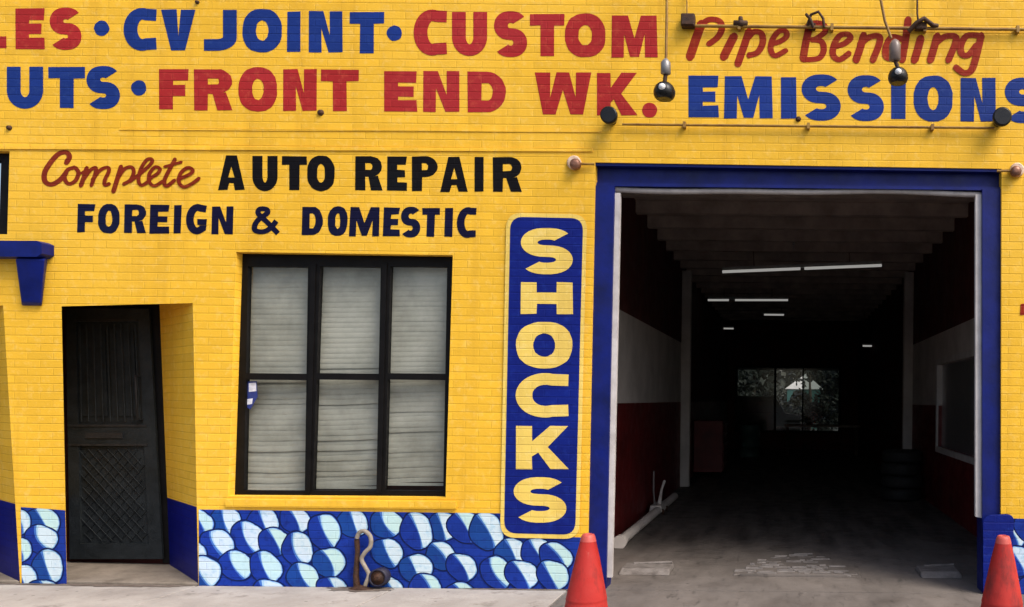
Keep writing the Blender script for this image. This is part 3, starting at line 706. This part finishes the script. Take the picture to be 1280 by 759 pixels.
# ---- scale mural
def clip(poly, area):
    out = poly
    n = len(area)
    for i in range(n):
        a, b = area[i], area[(i+1)%n]; inp, out = out, []
        side = lambda p: (b[0]-a[0])*(p[1]-a[1])-(b[1]-a[1])*(p[0]-a[0])
        for j in range(len(inp)):
            p, q = inp[j-1], inp[j]; sp, sq = side(p), side(q)
            if (sp >= 0) != (sq >= 0):
                t = sp/(sp-sq); out.append((p[0]+(q[0]-p[0])*t, p[1]+(q[1]-p[1])*t))
            if sq >= 0: out.append(q)
        if len(out) < 3: return None
    return out
mr = random.Random(5)
tear = [(-.50,-.40),(-.16,-.54),(.24,-.47),(.49,-.16),(.50,.14),(.37,.42),(.12,.53),(-.08,.42),(-.22,.10),(-.40,-.18)]
def crescent(cx, cy, bw, bh):
    j = [(a+mr.uniform(-.05,.05), b+mr.uniform(-.05,.05)) for a,b in tear]
    return [(cx+a*bw, cy+b*bh) for a,b in catmull(j, 4, True)]
def mural(blobs, areas, label):
    mb = MB()
    for ar in areas: mb.poly([[U(a,b,-.003) for a,b in ar]], 1)
    for i, (cx,cy,bw,bh) in enumerate(blobs):
        rx, ry = mr.uniform(18.5,21.5), max(17, min(bh*.53, 23))+mr.uniform(0,1.5)
        ex, ey = cx+bw*.5-rx, cy-bh*.5+ry
        tl = mr.uniform(-.12,.12); ph = mr.uniform(0,6.28)
        def el(k, a):
            c_, s_ = math.cos(a), math.sin(a); s2 = math.copysign(abs(s_)**.92, s_)
            sq = 1-.16*max(0,s_)**2; w1 = .035*math.sin(3*a+ph)+.025*math.sin(5*a+ph*2)
            return (ex+k*rx*(1+w1)*(c_*sq-(tl-.10)*s2), ey+k*ry*(1+w1)*s2)
        full = [el(1,2*math.pi*k/32) for k in range(32)]
        ring = [el(1.085,2*math.pi*k/32) for k in range(32)]
        a0, a1 = R(mr.uniform(-118,-92)), R(mr.uniform(52,76))
        kw = 1.25*bw/(2*rx)                        # how much of the scale the pale part fills
        wob = mr.uniform(-.05,.2)
        def pale(k, sh):
            p = [(x_+mr.uniform(-.5,.5), y_+mr.uniform(-.5,.5)) for x_, y_ in [el(k, a0+sh+(a1-a0-2*sh)*q/18) for q in range(19)]]; e, st_ = p[-1], p[0]
            mx = (max(ex-rx*.5, min(ex+rx*.55, 2*(ex+rx-bw*1.02)-(e[0]+st_[0])/2))+sh*8, ey+ry*wob-sh*4)
            return p+[tuple((1-t)**2*e[n]+2*t*(1-t)*mx[n]+t*t*st_[n] for n in (0,1)) for t in (.14,.28,.42,.57,.71,.86)]
        y1 = -.0034-.00016*i
        sh3 = mr.random()
        for ar in areas:
            for loop, mi, y in ((ring,0,y1), (full,1 if mr.random()<.65 else 2,y1-.00004), (pale(.985,-.16),6,y1-.00006), (pale(.965,0),4,y1-.00009), (pale(.90,.12),3 if sh3<.68 else 5,y1-.00012)):
                c = clip(loop, ar)
                if c: mb.poly([[U(a,b,y) for a,b in c]], mi)
    return mb.build('scale_mural', [M['m_navy'],M['m_blue'],M['m_blue2'],M['m_pale'],M['m_cyan'],M['m_mint'],M['m_mid']], B, label=label)
bl = []
for ox, lst in ((240,[(110,145,90,170),(300,130,130,160),(580,130,110,140),(815,130,100,170),(70,345,60,140),(225,310,170,190),(460,265,140,220),(665,285,100,160),(815,345,140,220),(130,520,160,220),(370,470,140,200),(590,480,130,210),(870,550,120,180),(620,630,150,100)]),
 (390,[(150,220,120,240),(360,130,100,120),(600,160,130,180),(830,220,100,260),(195,440,100,180),(610,380,110,200),(820,490,130,190),(220,625,90,130),(625,620,70,140),(920,600,60,120)]),
 (530,[(195,165,110,150),(370,190,110,220),(530,220,100,260),(200,400,70,190),(340,450,90,120),(700,350,90,140),(890,370,120,180),(575,520,130,220),(780,540,110,200),(990,540,130,200),(340,640,80,80),(600,685,70,40),(830,685,70,40),(1050,370,60,120)])):
    for a,b,c,d in lst: bl.append((ox+a/5.8375, 625+b/5.8375, c/5.8375, d/5.8375))
bl.sort(key=lambda q: q[1])
mural(bl, [[(248.5,637),(632,642),(632,752),(248.5,748)], [(632,670),(734,672),(734,754),(632,752)]], 'blue and white fish scale mural along the wall base under the window')
pl = [(a/4.923, 620+b/4.923, c/4.923, d/4.923) for a,b,c,d in [(160,140,55,150),(320,130,100,120),(290,250,130,140),(165,320,60,150),(340,430,100,200),(185,500,90,160),(340,545,50,60)]]
pl.sort(key=lambda q: q[1])
mural(pl, [[(26,634),(81.5,638),(84,745),(27.5,744)]], 'blue and white fish scale mural on the narrow pier beside the front door')
mural([(1276,664,14,26),(1300,655,18,30),(1284,700,18,34),(1322,690,20,34),(1268,725,16,26),(1306,735,20,30),(1345,660,18,30),(1350,720,18,30),(1330,745,18,26)], [[(1254,648),(1400,651),(1400,760),(1254,758)]], 'blue and white fish scale mural to the right of the garage doorway')
flat(rquad([(1229,644),(1268,642),(1263,757),(1229,757)], 12), -.022, M['panel'], 'blue_corner_patch', B, 'plain blue patch at the foot of the right door frame')
flat([(1276,380),(1300,378),(1302,392),(1275,394)], -.004, M['orange'], 'paint_mark', B, 'orange paint mark at the right edge')

# small bolts and stains on the wall
for px, py, r in ((401,141,3.2),(12,160,2.6),(998,149,2.8),(247,3,2)):
    c = U(px,py); mb = MB(); mb.lathe(c, [(r/150*.5,-.022),(r/150,-.016),(r/150*1.15,-.004),(r/150*1.3,.0)], 10, axis='y'); mb.build('wall_bolt', M['iron'], B)

# ------------------------------------------------------------------ fittings on the wall
def conduit(name, p0, p1, r, mat, label, nclip, sag=0):
    a, b = U(*p0,-.035), U(*p1,-.035); t = empty(name, (a+b)/2, label, 'pipe')
    mb = MB(); m0 = (a+b)/2
    pts = [a.lerp(b,k/12)-m0+Vector((0,0,-sag*math.sin(math.pi*k/12))) for k in range(13)]
    mb.tube(pts, r, 8); mb.build('pipe', mat, t)
    for k in range(nclip):
        c = a.lerp(b,(k+.5)/nclip)-m0; mb = MB(); mb.box((c.x-.012,-.016,c.z-r-.014),(c.x+.012,.033,c.z+r+.014)); mb.build('clip', mat, t)
conduit('conduit', (866,32.5), (1330,37.5), .014, M['pipe'], 'ochre painted pipe running through the Pipe Bending script', 4)
conduit('conduit', (778,155.5), (1243,160), .010, M['pipe'], 'thin ochre rod under the EMISSIONS lettering', 3)

def round_lamp(px, py, r, label):
    c = U(px,py,-.0); t = empty('wall_floodlight', c, label, 'floodlight', 'round dark fittings at the ends of the rod under EMISSIONS'); k = r/150
    mb = MB(); mb.lathe((0,0,0), [(k*.55,0),(k*.55,-.03),(k*.3,-.035),(k*.3,-.06)], 16, axis='y'); mb.build('mount', M['iron'], t)
    mb = MB(); mb.lathe((0,-.12,0), [(k*.35,.07),(k*.85,.05),(k*1.05,.0),(k*1.05,-.03),(k*.9,-.035)], 20, axis='y', cap=False); mb.lathe((0,-.12,0), [(k*.9,-.034),(k*.85,-.01),(k*.2,.0)],20,axis='y'); mb.build('housing', M['gloss'], t)
    mb = MB(); mb.lathe((0,-.12,0), [(k*.5,-.002),(k*.45,-.02),(k*.1,-.03)], 14, axis='y'); mb.build('lens', M['gloss'], t)
round_lamp(765.5,151,10,'round dark lamp left of the rod, below the K of WK')
round_lamp(1247.5,153,11,'round dark lamp right of the rod, below the N of EMISSIONS')

def knob(px, py, sgn, label):
    c = U(px,py,0); t = empty('pipe_bracket', c, label, 'bracket', 'round brackets beside the top corners of the garage doorway')
    mb = MB(); mb.lathe((-.012*sgn,0,.012), [(.058,0),(.060,-.02),(.050,-.03)], 20, axis='y'); mb.build('backplate', M['pinkpaint'], t)
    mb = MB(); mb.lathe((.008*sgn,-.03,-.01), [(.044,.0),(.046,-.03),(.034,-.05),(.01,-.052)], 18, axis='y'); mb.build('cap', M['brass'], t)
    mb = MB(); mb.tube([(.04*sgn,-.03,0),(.16*sgn,-.03,-.002)], .010, 8); mb.build('stub_pipe', M['pipe'], t)
knob(720,206,1,'round tarnished bracket left of the garage doorway'); knob(1269,215,-1,'round tarnished bracket right of the garage doorway')

# dark fittings along the upper pipe
c = U(861,29); t = empty('junction_box', c, 'dark junction box at the left end of the upper pipe', 'junction box')
mb = MB(); mb.box((-.058,-.075,-.055),(.058,-.001,.052)); bevel(mb.build('box', M['iron'], t), .012, 3)
mb = MB(); mb.box((-.05,-.086,-.047),(.05,-.0755,.044)); bevel(mb.build('cover', M['iron'], t), .004)
mb = MB(); mb.tube([(-.012,-.03,.053),(-.016,-.03,.25),(-.018,-.03,.42)], .006, 6); mb.build('cable', M['pipe'], t)
c = U(926,32); t = empty('pipe_coupling', c, 'dark coupling on the upper pipe above the i of Pipe', 'pipe coupling')
mb = MB(); mb.lathe((0,-.035,0), [(.016,-.06),(.026,-.055),(.026,-.02),(.032,-.015),(.032,.02),(.026,.025),(.026,.055),(.016,.06)], 14, axis='x'); mb.build('sleeve', M['iron'], t)
mb = MB(); mb.lathe((0,-.035,.03), [(.02,0),(.018,.025),(.006,.03)], 10); mb.build('plug', M['iron'], t)
c = U(1015,30); t = empty('light_bracket', c, 'dark hooked bracket on the pipe above the B of Bending', 'bracket')
mb = MB(); mb.tube([(-.05,-.04,.06),(-.02,-.06,.02),(.0,-.07,-.03),(.01,-.06,-.06)], .014, 8); mb.tube([(-.04,-.04,-.03),(-.01,-.06,.05),(.05,-.07,.07),(.09,-.06,.02),(.10,-.05,-.05)], .012, 8); mb.build('arm', M['iron'], t)
mb = MB(); mb.box((-.03,-.03,-.06),(.03,-.001,-.005)); bevel(mb.build('plate', M['iron'], t), .005)
c = U(1150,35); t = empty('light_bracket', c, 'larger rusty clamp on the pipe above the d of Bending', 'bracket')
mb = MB(); mb.box((-.05,-.06,-.035),(.05,-.001,.03)); bevel(mb.build('plate', M['iron'], t), .012, 2)
mb = MB(); mb.tube([(-.10,-.04,-.05),(-.04,-.07,.01),(.02,-.075,.045),(.10,-.05,.0),(.14,-.035,.0)], .02, 8); mb.tube([(-.02,-.04,.03),(-.03,-.04,.10),(-.03,-.03,.30)], .008, 6); mb.build('arm', M['iron'], t)

def pendant(px, pyd, r, cord, sock, label, sockmat):
    y = -.55; c = U(px,pyd,y); t = empty('hanging_lamp', c, label, 'lamp', 'black lamps hanging in front of the wall'); s = (DIST+y)/FP
    L = lambda x, yy: U(x,yy,y)-c
    mb = MB(); mb.tube([L(*p) for p in cord], .011, 8); mb.build('cord', M['pipe'], t)
    (x0,y0,x1,y1) = sock; p0, p1 = L((x0+x1)/2,y0), L((x0+x1)/2,y1); k = (x1-x0)/2*s
    mb = MB(); mb.lathe((p0.x,0,p1.z), [(k*.6,-.01),(k,0),(k,(p0.z-p1.z)*.8),(k*.7,(p0.z-p1.z)),(k*.3,(p0.z-p1.z)+.015)], 16); mb.build('socket', sockmat, t)
    mb = MB(); mb.tube([Vector((p1.x,0,p1.z)), Vector((0,0,r*s*.8))], .016, 8); mb.build('stem', M['iron'], t)
    q = r*s; mb = MB()
    mb.lathe((0,0,0), [(q*.25,q*.85),(q*.55,q*.78),(q*.85,q*.5),(q*1.0,q*.1),(q*1.0,-q*.25),(q*.88,-q*.55),(q*.7,-q*.7)], 24, cap=False); mb.lathe((0,0,0),[(q*.7,-q*.69),(q*.6,-q*.4),(q*.1,-q*.35)],24)
    mb.build('shade', M['gloss'], t)
    mb = MB(); mb.lathe((-q*.08,-q*.8,q*.14), [(q*.02,-q*.34),(q*.2,-q*.3),(q*.33,-q*.15),(q*.36,q*.05)], 16, axis='y'); mb.build('lens', M['glint'], t)  # white disc stands in for the highlight on the lamp shade
    mb = MB(); mb.lathe((-q*.08,-q*.8,q*.14), [(q*.37,-q*.12),(q*.46,-q*.12),(q*.46,q*.2),(q*.37,q*.2)], 16, axis='y'); mb.build('glint_rim', M['gloss'], t)
pendant(830.5,115,13.5,[(834,-40),(833.5,20),(832.5,78)],(826,76,838.5,92),'black hanging lamp over the full stop after WK', M['galv'])
pendant(1122.5,96,12.5,[(1096,-40),(1101,0),(1106,26),(1114,48)],(1111.5,52,1126,75),'black hanging lamp in front of the word Bending', mottled('milky_lamp_socket',(.20,.15,.13),(.12,.09,.08),rough=.35,scale=10))

# ------------------------------------------------------------------ street furniture
def cone(px, py, yy, label, rot):
    c = U(px,py,yy); t = empty('traffic_cone', (c.x,yy,0), label, 'traffic cone', 'red traffic cones at the garage entrance'); t.rotation_euler = (R(.6),R(1.0 if rot<1 else -.6),rot)
    H = c.z; mb = MB(); pr = [(.190,.035),(.186,.06),(.170,.066),(.160,.10),(.134,.26),(.1325,.268),(.1345,.276),(.133,.284),(.106,.42),(.078,.56),(.052,.67)]
    sc = H/.72
    pr2 = [(r,h*sc) for r,h in pr]
    mb.lathe((0,0,0), pr2, 32, 0, cap=False)
    mb.lathe((0,0,0), [(.053,.669*sc),(.046,.70*sc),(.038,.716*sc),(.026,.72*sc),(.02,.712*sc)], 32, 1); mb.build('cone_body', [M['cone'], M['conetip']], t)
    mb = MB(); b = .205
    mb.prism([Vector(p) for p in [(-b,-b,0),(b,-b,0),(b,-b,.04),(-b,-b,.04)]], 2*b); bevel(mb.build('cone_base', M['cone'], t), .02, 3)
cone(733,667,-1.42,'red traffic cone at the left side of the garage entrance',.3)
cone(1253,669,-1.42,'red traffic cone at the right side of the garage entrance',1.2)

# hose tap against the mural
c = U(452,742); t = empty('hose_tap', (c.x,-.06,0), 'pale curved pipe on a dark stub standing against the mural', 'standpipe')
def P3(x, yy, y=-.07): q = U(x,yy,y); return Vector((q.x-c.x, y+.06, q.z))
mb = MB(); mb.tube([P3(a,b) for a,b in catmull([(446,673),(449,666),(456,664),(463,671),(463,683),(456,691),(452,699),(456,708),(461,718),(458,728),(455,735)],4)], .017, 10); mb.build('pipe', M['ivory'], t)
mb = MB(); mb.tube([P3(447,745,-.05),P3(445,720,-.05),P3(447,690,-.05),P3(446,674,-.055)], [.03,.024,.02,.022], 10); mb.build('standpipe', M['iron'], t)
mb = MB(); mb.tube([P3(436,740,-.08),P3(450,737,-.09),P3(468,741,-.08)], [.028,.04,.026], 10); mb.build('foot', M['iron'], t)
c2 = U(478,720); t = empty('cleanout_pipe', (c2.x,0,0), 'short dark capped drain pipe beside the tap at the wall base', 'drain pipe')
z2 = c2.z
mb = MB(); mb.lathe((0,0,z2), [(.075,-.001),(.075,-.085),(.062,-.09),(.06,-.075)], 24, axis='y', cap=False); mb.build('pipe', mottled('dark_blue_iron',(.010,.011,.04),(.02,.014,.014),rough=.6,scale=14), t)
mb = MB(); mb.lathe((0,0,z2), [(.06,-.074),(.03,-.085),(.028,-.10),(.01,-.101)], 18, axis='y'); mb.build('cap', M['iron'], t)

# ------------------------------------------------------------------ inside things
def tube_light(x0, x1, yy, z, tilt, label, halves):
    t = empty('ceiling_light', ((x0+x1)/2,yy,z), label, 'ceiling light', 'fluorescent lights in the garage bay'); w2 = (x1-x0)/2
    t.rotation_euler = (0, -tilt, 0)
    mb = MB(); mb.box((-w2,-.05,.03),(w2,.05,.08)); bevel(mb.build('housing', M['fixture'], t), .006)
    for a, b in halves:
        mb = MB(); mb.tube([(-w2+2*w2*a,-.02,.012),(-w2+2*w2*b,-.02,.012)], .024, 10); mb.build('tube', M['tube'], t)
    mb = MB(); mb.tube([(-w2*.6,0,.08),(-w2*.6,0,ZC-z-.1)], .006, 6); mb.tube([(w2*.6,0,.08),(w2*.6,0,ZC-z-.1)], .006, 6); mb.build('hanger', M['iron'], t)
def at_r(px, py, r): return U(px, py, DIST*(r-1))
a, b = at_r(903,341,1.9), at_r(1102,333,1.9); tube_light(a.x,b.x,a.y,(a.z+b.z)/2,math.atan2(b.z-a.z,b.x-a.x),'long pair of dim fluorescent tubes nearest the doorway',((0,.49),(.515,1)))
a, b = at_r(885,376,2.6), at_r(985,376,2.6); tube_light(a.x,b.x,a.y,(a.z+b.z)/2,math.atan2(b.z-a.z,b.x-a.x),'second row of dim tubes behind the long pair',((0,.26),(.34,1)))
a, b = at_r(952,394,3.1), at_r(983,394,3.1); tube_light(a.x,b.x,a.y,a.z,0,'short dim tube at the middle of the ceiling',((0.1,.9),))
a, b = at_r(886,411,3.6), at_r(917,411,3.6); tube_light(a.x,b.x,a.y,a.z,0,'short dim tube at the far left of the ceiling',((0,1),))
a, b = at_r(1077,433,3.2), at_r(1091,433,3.2); tube_light(a.x,b.x,a.y,a.z,0,'tiny dim tube at the far right of the ceiling',((0.1,.9),))
a = at_r(992,302,1.85)
mb = MB(); mb.tube([(0,0,0),(0,0,ZC-a.z-.2)], .006, 6); mb.lathe((0,0,-.05),[(.005,-.01),(.02,0),(.02,.05),(.005,.06)],10)
tag(mb.build('pull_cord', M['galv'], None, (a.x,a.y,a.z)), 'thin pull cord hanging from the bay ceiling', 'cord')
# low pipe along the left wall
mb = MB(); mb.tube([(0,-2.1,.0),(0,0,.0),(.01,2.2,.0)], .055, 12); mb.tube([(0,-2.12,0),(0,-2.02,0)], .075, 12)
tag(mb.build('floor_pipe', M['offwhite'], None, (-1.78,4.05,.062)), 'pale pipe lying along the foot of the left wall', 'pipe')
tj = t = empty('trolley_jack', (-1.80,4.75,.003), 'dusty trolley jack with upright handle by the left wall', 'jack')
mb = MB(); mb.prism([Vector(p) for p in [(-.14,-.35,.06),(.14,-.35,.06),(.12,-.35,.2),(-.12,-.35,.2)]], .75); bevel(mb.build('body', M['offwhite'], t), .02)
mb = MB(); mb.tube([(-.03,-.28,.18),(-.05,-.38,.55),(-.04,-.42,.98)], .022, 8); mb.build('handle', M['galv'], t)
mb = MB(); mb.tube([(.02,.0,.18),(.06,.1,.52),(.12,.12,.72)], [.05,.03,.03], 8); mb.build('lifting_arm', M['offwhite'], t)
for sx in (-.15,.15):
    for sy in (-.28,.32):
        mb = MB(); mb.lathe((sx-.025 if sx>0 else sx-.02, sy, .06), [(.02,0),(.06,0.002),(.06,.043),(.02,.045)], 14, axis='x'); mb.build('wheel', M['iron'], t)
tj.scale = (.62,.62,.62)
def tyre(x, y, z, rot, label):
    t = empty('tyre', (x,y,z), label, 'tyre', 'worn tyres in the bay'); t.rotation_euler = rot
    mb = MB(); mb.lathe((0,0,0), [(.20,.03),(.27,.0),(.315,.02),(.33,.05),(.33,.15),(.315,.18),(.27,.2),(.20,.17)], 32, cap=False); mb.lathe((0,0,0), [(.20,.17),(.215,.1),(.20,.03)], 32, cap=False); mb.build('tread', M['rubber'], t)
    mb = MB(); mb.lathe((0,0,0), [(.205,.165),(.19,.12),(.06,.10),(.02,.10)], 24, cap=False); mb.build('rim', M['plate'], t)
for k, lb in enumerate(('lowest tyre of the stack by the right wall','second tyre from the floor in the stack by the right wall','third tyre from the floor in the stack by the right wall','topmost tyre of the stack by the right wall')):
    tyre(1.84+.02*(k%2), 6.6, .004+k*.202, (0,0,k), lb)
t = empty('tool_cabinet', (-1.62,10.6,.004), 'dark red tool cabinet against the left wall of the bay', 'tool cabinet')
mb = MB(); mb.box((-.3,-.45,.1),(.3,.45,1.15)); bevel(mb.build('body', M['maroon'], t), .012)
for k in range(5):
    mb = MB(); mb.box((.302,-.42,.14+k*.2),(.318,.42,.32+k*.2)); dw = bevel(mb.build('drawer', M['maroon'], t), .004)
    mb = MB(); mb.tube([(.34,-.3,.28+k*.2),(.34,.3,.28+k*.2)], .008, 6); mb.build('handle', M['galv'], dw)
for sy in (-.38,.38):
    mb = MB(); mb.lathe((-.02,sy,.05), [(.01,0),(.048,.002),(.048,.038),(.01,.04)], 14, axis='x'); mb.build('castor', M['rubber'], t)
t = empty('workbench', (1.0,17.6,.004), 'long workbench below the rear window', 'workbench')
mb = MB(); mb.box((-1.1,-.35,.82),(1.1,.35,.88)); bevel(mb.build('top', M['soot'], t), .006)
for sx in (-1.0,1.0):
    for sy in (-.28,.28):
        mb = MB(); mb.box((sx-.035,sy-.035,0),(sx+.035,sy+.035,.819)); mb.build('leg', M['iron'], t)
t = empty('bench_vice', (.62,17.45,.885), 'black vice standing on the workbench', 'vice')
mb = MB(); mb.box((-.07,-.12,0),(.07,.12,.06)); mb.box((-.05,-.16,.061),(.05,.05,.2)); bevel(mb.build('body', M['iron'], t), .01); mb = MB(); mb.tube([(0,-.16,.12),(0,-.34,.12)],.02,8); mb.tube([(-.12,-.33,.12),(.12,-.33,.12)],.009,6); mb.build('screw', M['galv'], t)
t = empty('oil_drum', (-1.05,16.4,.004), 'dark oil drum near the rear window', 'drum')
mb = MB(); mb.lathe((0,0,0), [(.27,0),(.29,.01),(.285,.03),(.28,.29),(.295,.30),(.28,.31),(.28,.58),(.295,.59),(.28,.60),(.285,.87),(.29,.89),(.27,.885),(.26,.86)], 28); mb.build('barrel', M['teal'], t)
mb = MB(); mb.lathe((.12,.1,.86), [(.035,0),(.035,.02),(.01,.024)], 12); mb.build('bung', M['iron'], t)
# tread plates on the floor
def lift_pad(x0, x1, y0, y1, label):
    t = empty('floor_plate', ((x0+x1)/2,(y0+y1)/2,.004), label, 'floor plate', 'steel plates on the floor inside the doorway'); hx, hy = (x1-x0)/2, (y1-y0)/2
    mb = MB(); mb.hexa([(-hx,-hy,0),(hx,-hy,0),(hx,hy,0),(-hx,hy,0),(-hx*.95,-hy*.55,.045),(hx*.95,-hy*.55,.045),(hx*.95,hy*.9,.045),(-hx*.95,hy*.9,.045)]); bevel(mb.build('plate', M['plate'], t), .012, 2)
    mb = MB(); mb.tube([(-hx*.6,hy*.5,.05),(hx*.9,hy*.8,.055)], .014, 8); mb.build('hinge_bar', M['plate'], t)
lift_pad(-1.52,-1.05,.58,.95,'low steel plate on the floor at the left of the bay')
lift_pad(1.22,1.60,.58,.98,'low steel plate on the floor at the right of the bay')
t = empty('floor_grate', (.08,1.2,.004), 'scraped steel grating set in the floor at the middle of the doorway', 'floor grate')
mb = MB(); r2 = random.Random(9)
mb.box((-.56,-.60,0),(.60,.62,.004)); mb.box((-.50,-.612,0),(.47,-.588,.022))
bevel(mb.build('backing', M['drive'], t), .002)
mb = MB()
for k in range(17):
    y0 = -.58+k*.069; x = -.56
    while x < .58:
        ln = r2.uniform(.05,.2)
        if r2.random() < .86-k*.045 and abs(x+ln/2) < .56-.02*k:
            h = r2.uniform(.006,.022); z = r2.uniform(-.01,.02)
            mb.hexa([(x,y0,0),(min(.6,x+ln),y0+z,0),(min(.6,x+ln),y0+z+.03,0),(x,y0+.03,0),(x+.004,y0+.004,h),(min(.6,x+ln)-.004,y0+z+.004,h),(min(.6,x+ln)-.004,y0+z+.026,h),(x+.004,y0+.026,h)])
        x += ln+r2.uniform(.01,.05)
mb.build('tread', M['plate'], t)

g = MB(); g.box((-6,YB+.05,3.05),(6,YB+14,3.2)); g.box((-6.2,YB+.05,-.13),(-6,YB+14,3.05)); g.box((6,YB+.05,-.13),(6.2,YB+14,3.05)); g.build('sky_light_blocker', M['roof'], B, label='dark roof and sides added behind the bay to block sky light')  # added roof and side walls keep sky light out of the rear window
# ------------------------------------------------------------------ yard behind
t = empty('shed', (.95,44,-.13), 'small white gabled shed glimpsed through the rear window', 'shed')
m2 = MB(); m2.box((-1.0,-1,0),(1.0,1,2.38)); m2.build('wall', M['teal'], t)
m2 = MB(); m2.prism([Vector((-1.15,-1.05,2.38)),Vector((1.15,-1.05,2.38)),Vector((.1,-1.05,3.3))], 2.1); m2.build('gable', M['shed'], t)
t = empty('parked_van', (-1.6,27,-.13), 'teal van parked in the yard behind the rear window', 'van')
m2 = MB(); m2.prism([Vector(p) for p in [(-2.1,-.9,.35),(2.1,-.9,.35),(2.1,-.9,1.1),(1.5,-.9,1.2),(1.1,-.9,1.85),(-2.1,-.9,1.9)]], 1.8); bevel(m2.build('body', M['teal'], t), .08, 3)
for sx in (-1.3,1.3):
    m2 = MB(); m2.lathe((sx,-.92,.35), [(.1,0),(.34,0),(.35,.05),(.35,.2),(.1,.2)], 20, axis='y'); m2.build('wheel', M['rubber'], t)
m2 = MB(); m2.prism([Vector(p) for p in [(-.2,-.912,1.2),(1.2,-.912,1.2),(.98,-.912,1.7),(-.2,-.912,1.7)]], .01); m2.build('side_window', M['darkglass'], t)
def bush(x, y, h, rad, label, seed, trunk=.25, nc=40, nl=90, ls=.14):
    t = empty('dark_tree', (x,y,-.13), label, 'tree', 'trees in the yard behind the garage'); rr = random.Random(seed)
    m2 = MB(); m2.tube([(0,0,0),(.05,0,h*.4),(0,.05,h*.75)], [.14,.1,.04], 8); m2.build('trunk', M['bark'], t)
    m2 = MB()
    cl = [(rr.gauss(0,rad*.45), rr.gauss(0,rad*.3), h*rr.uniform(trunk,1), rad*rr.uniform(.25,.45)) for _ in range(nc)]
    for cx,cy,cz,cr in cl:
        for _ in range(nl):
            d = Vector((rr.gauss(0,1),rr.gauss(0,1),rr.gauss(0,1))).normalized()*cr*rr.uniform(.5,1); p = Vector((cx,cy,cz))+d
            u = Vector((rr.gauss(0,1),rr.gauss(0,1),rr.gauss(0,1))).normalized()*ls; v = u.orthogonal().normalized()*ls*.6
            m2.face([p-u,p+v,p+u,p-v])
    m2.build('crown', M['leaf'], t)
bush(3.4,37,5.5,2.4,'dark leafy tree right of the view through the rear window',1,.0)
bush(-3.6,36,5.8,2.6,'dark leafy tree left of the view through the rear window',2,.0)
bush(.7,38,1.9,1.3,'low dark bush before the white shed',3,.0)
bush(-2.0,41,6.5,1.5,'tall dark tree before the shed roof',4,.0)
bush(1.25,42,4.4,.3,'slim dark sapling across the shed gable',8,.62,6,24,.08)
t = empty('hedge', (0,52,-.13), 'tall dark hedge added to hide the bright sky behind the yard', 'hedge'); rr = random.Random(31); m2 = MB()  # added behind the trees so no bright sky shows through the gaps
for k in range(9000):
    p = Vector((rr.uniform(-16,16), rr.gauss(0,.7), rr.uniform(0,9.5)+rr.gauss(0,.3))); u = Vector((rr.gauss(0,1),rr.gauss(0,.5),rr.gauss(0,1))).normalized()*.32; v = u.cross(Vector((rr.gauss(0,.4),1,rr.gauss(0,.4)))).normalized()*.22
    m2.face([p-u,p+v,p+u,p-v])
m2.build('foliage', M['leaf'], t)
m2 = MB()
for k in range(16): m2.tube([(-15+k*2,0.1,0),(-15+k*2+.2,.1,5)],[.12,.05],6)
m2.build('stems', M['bark'], t)
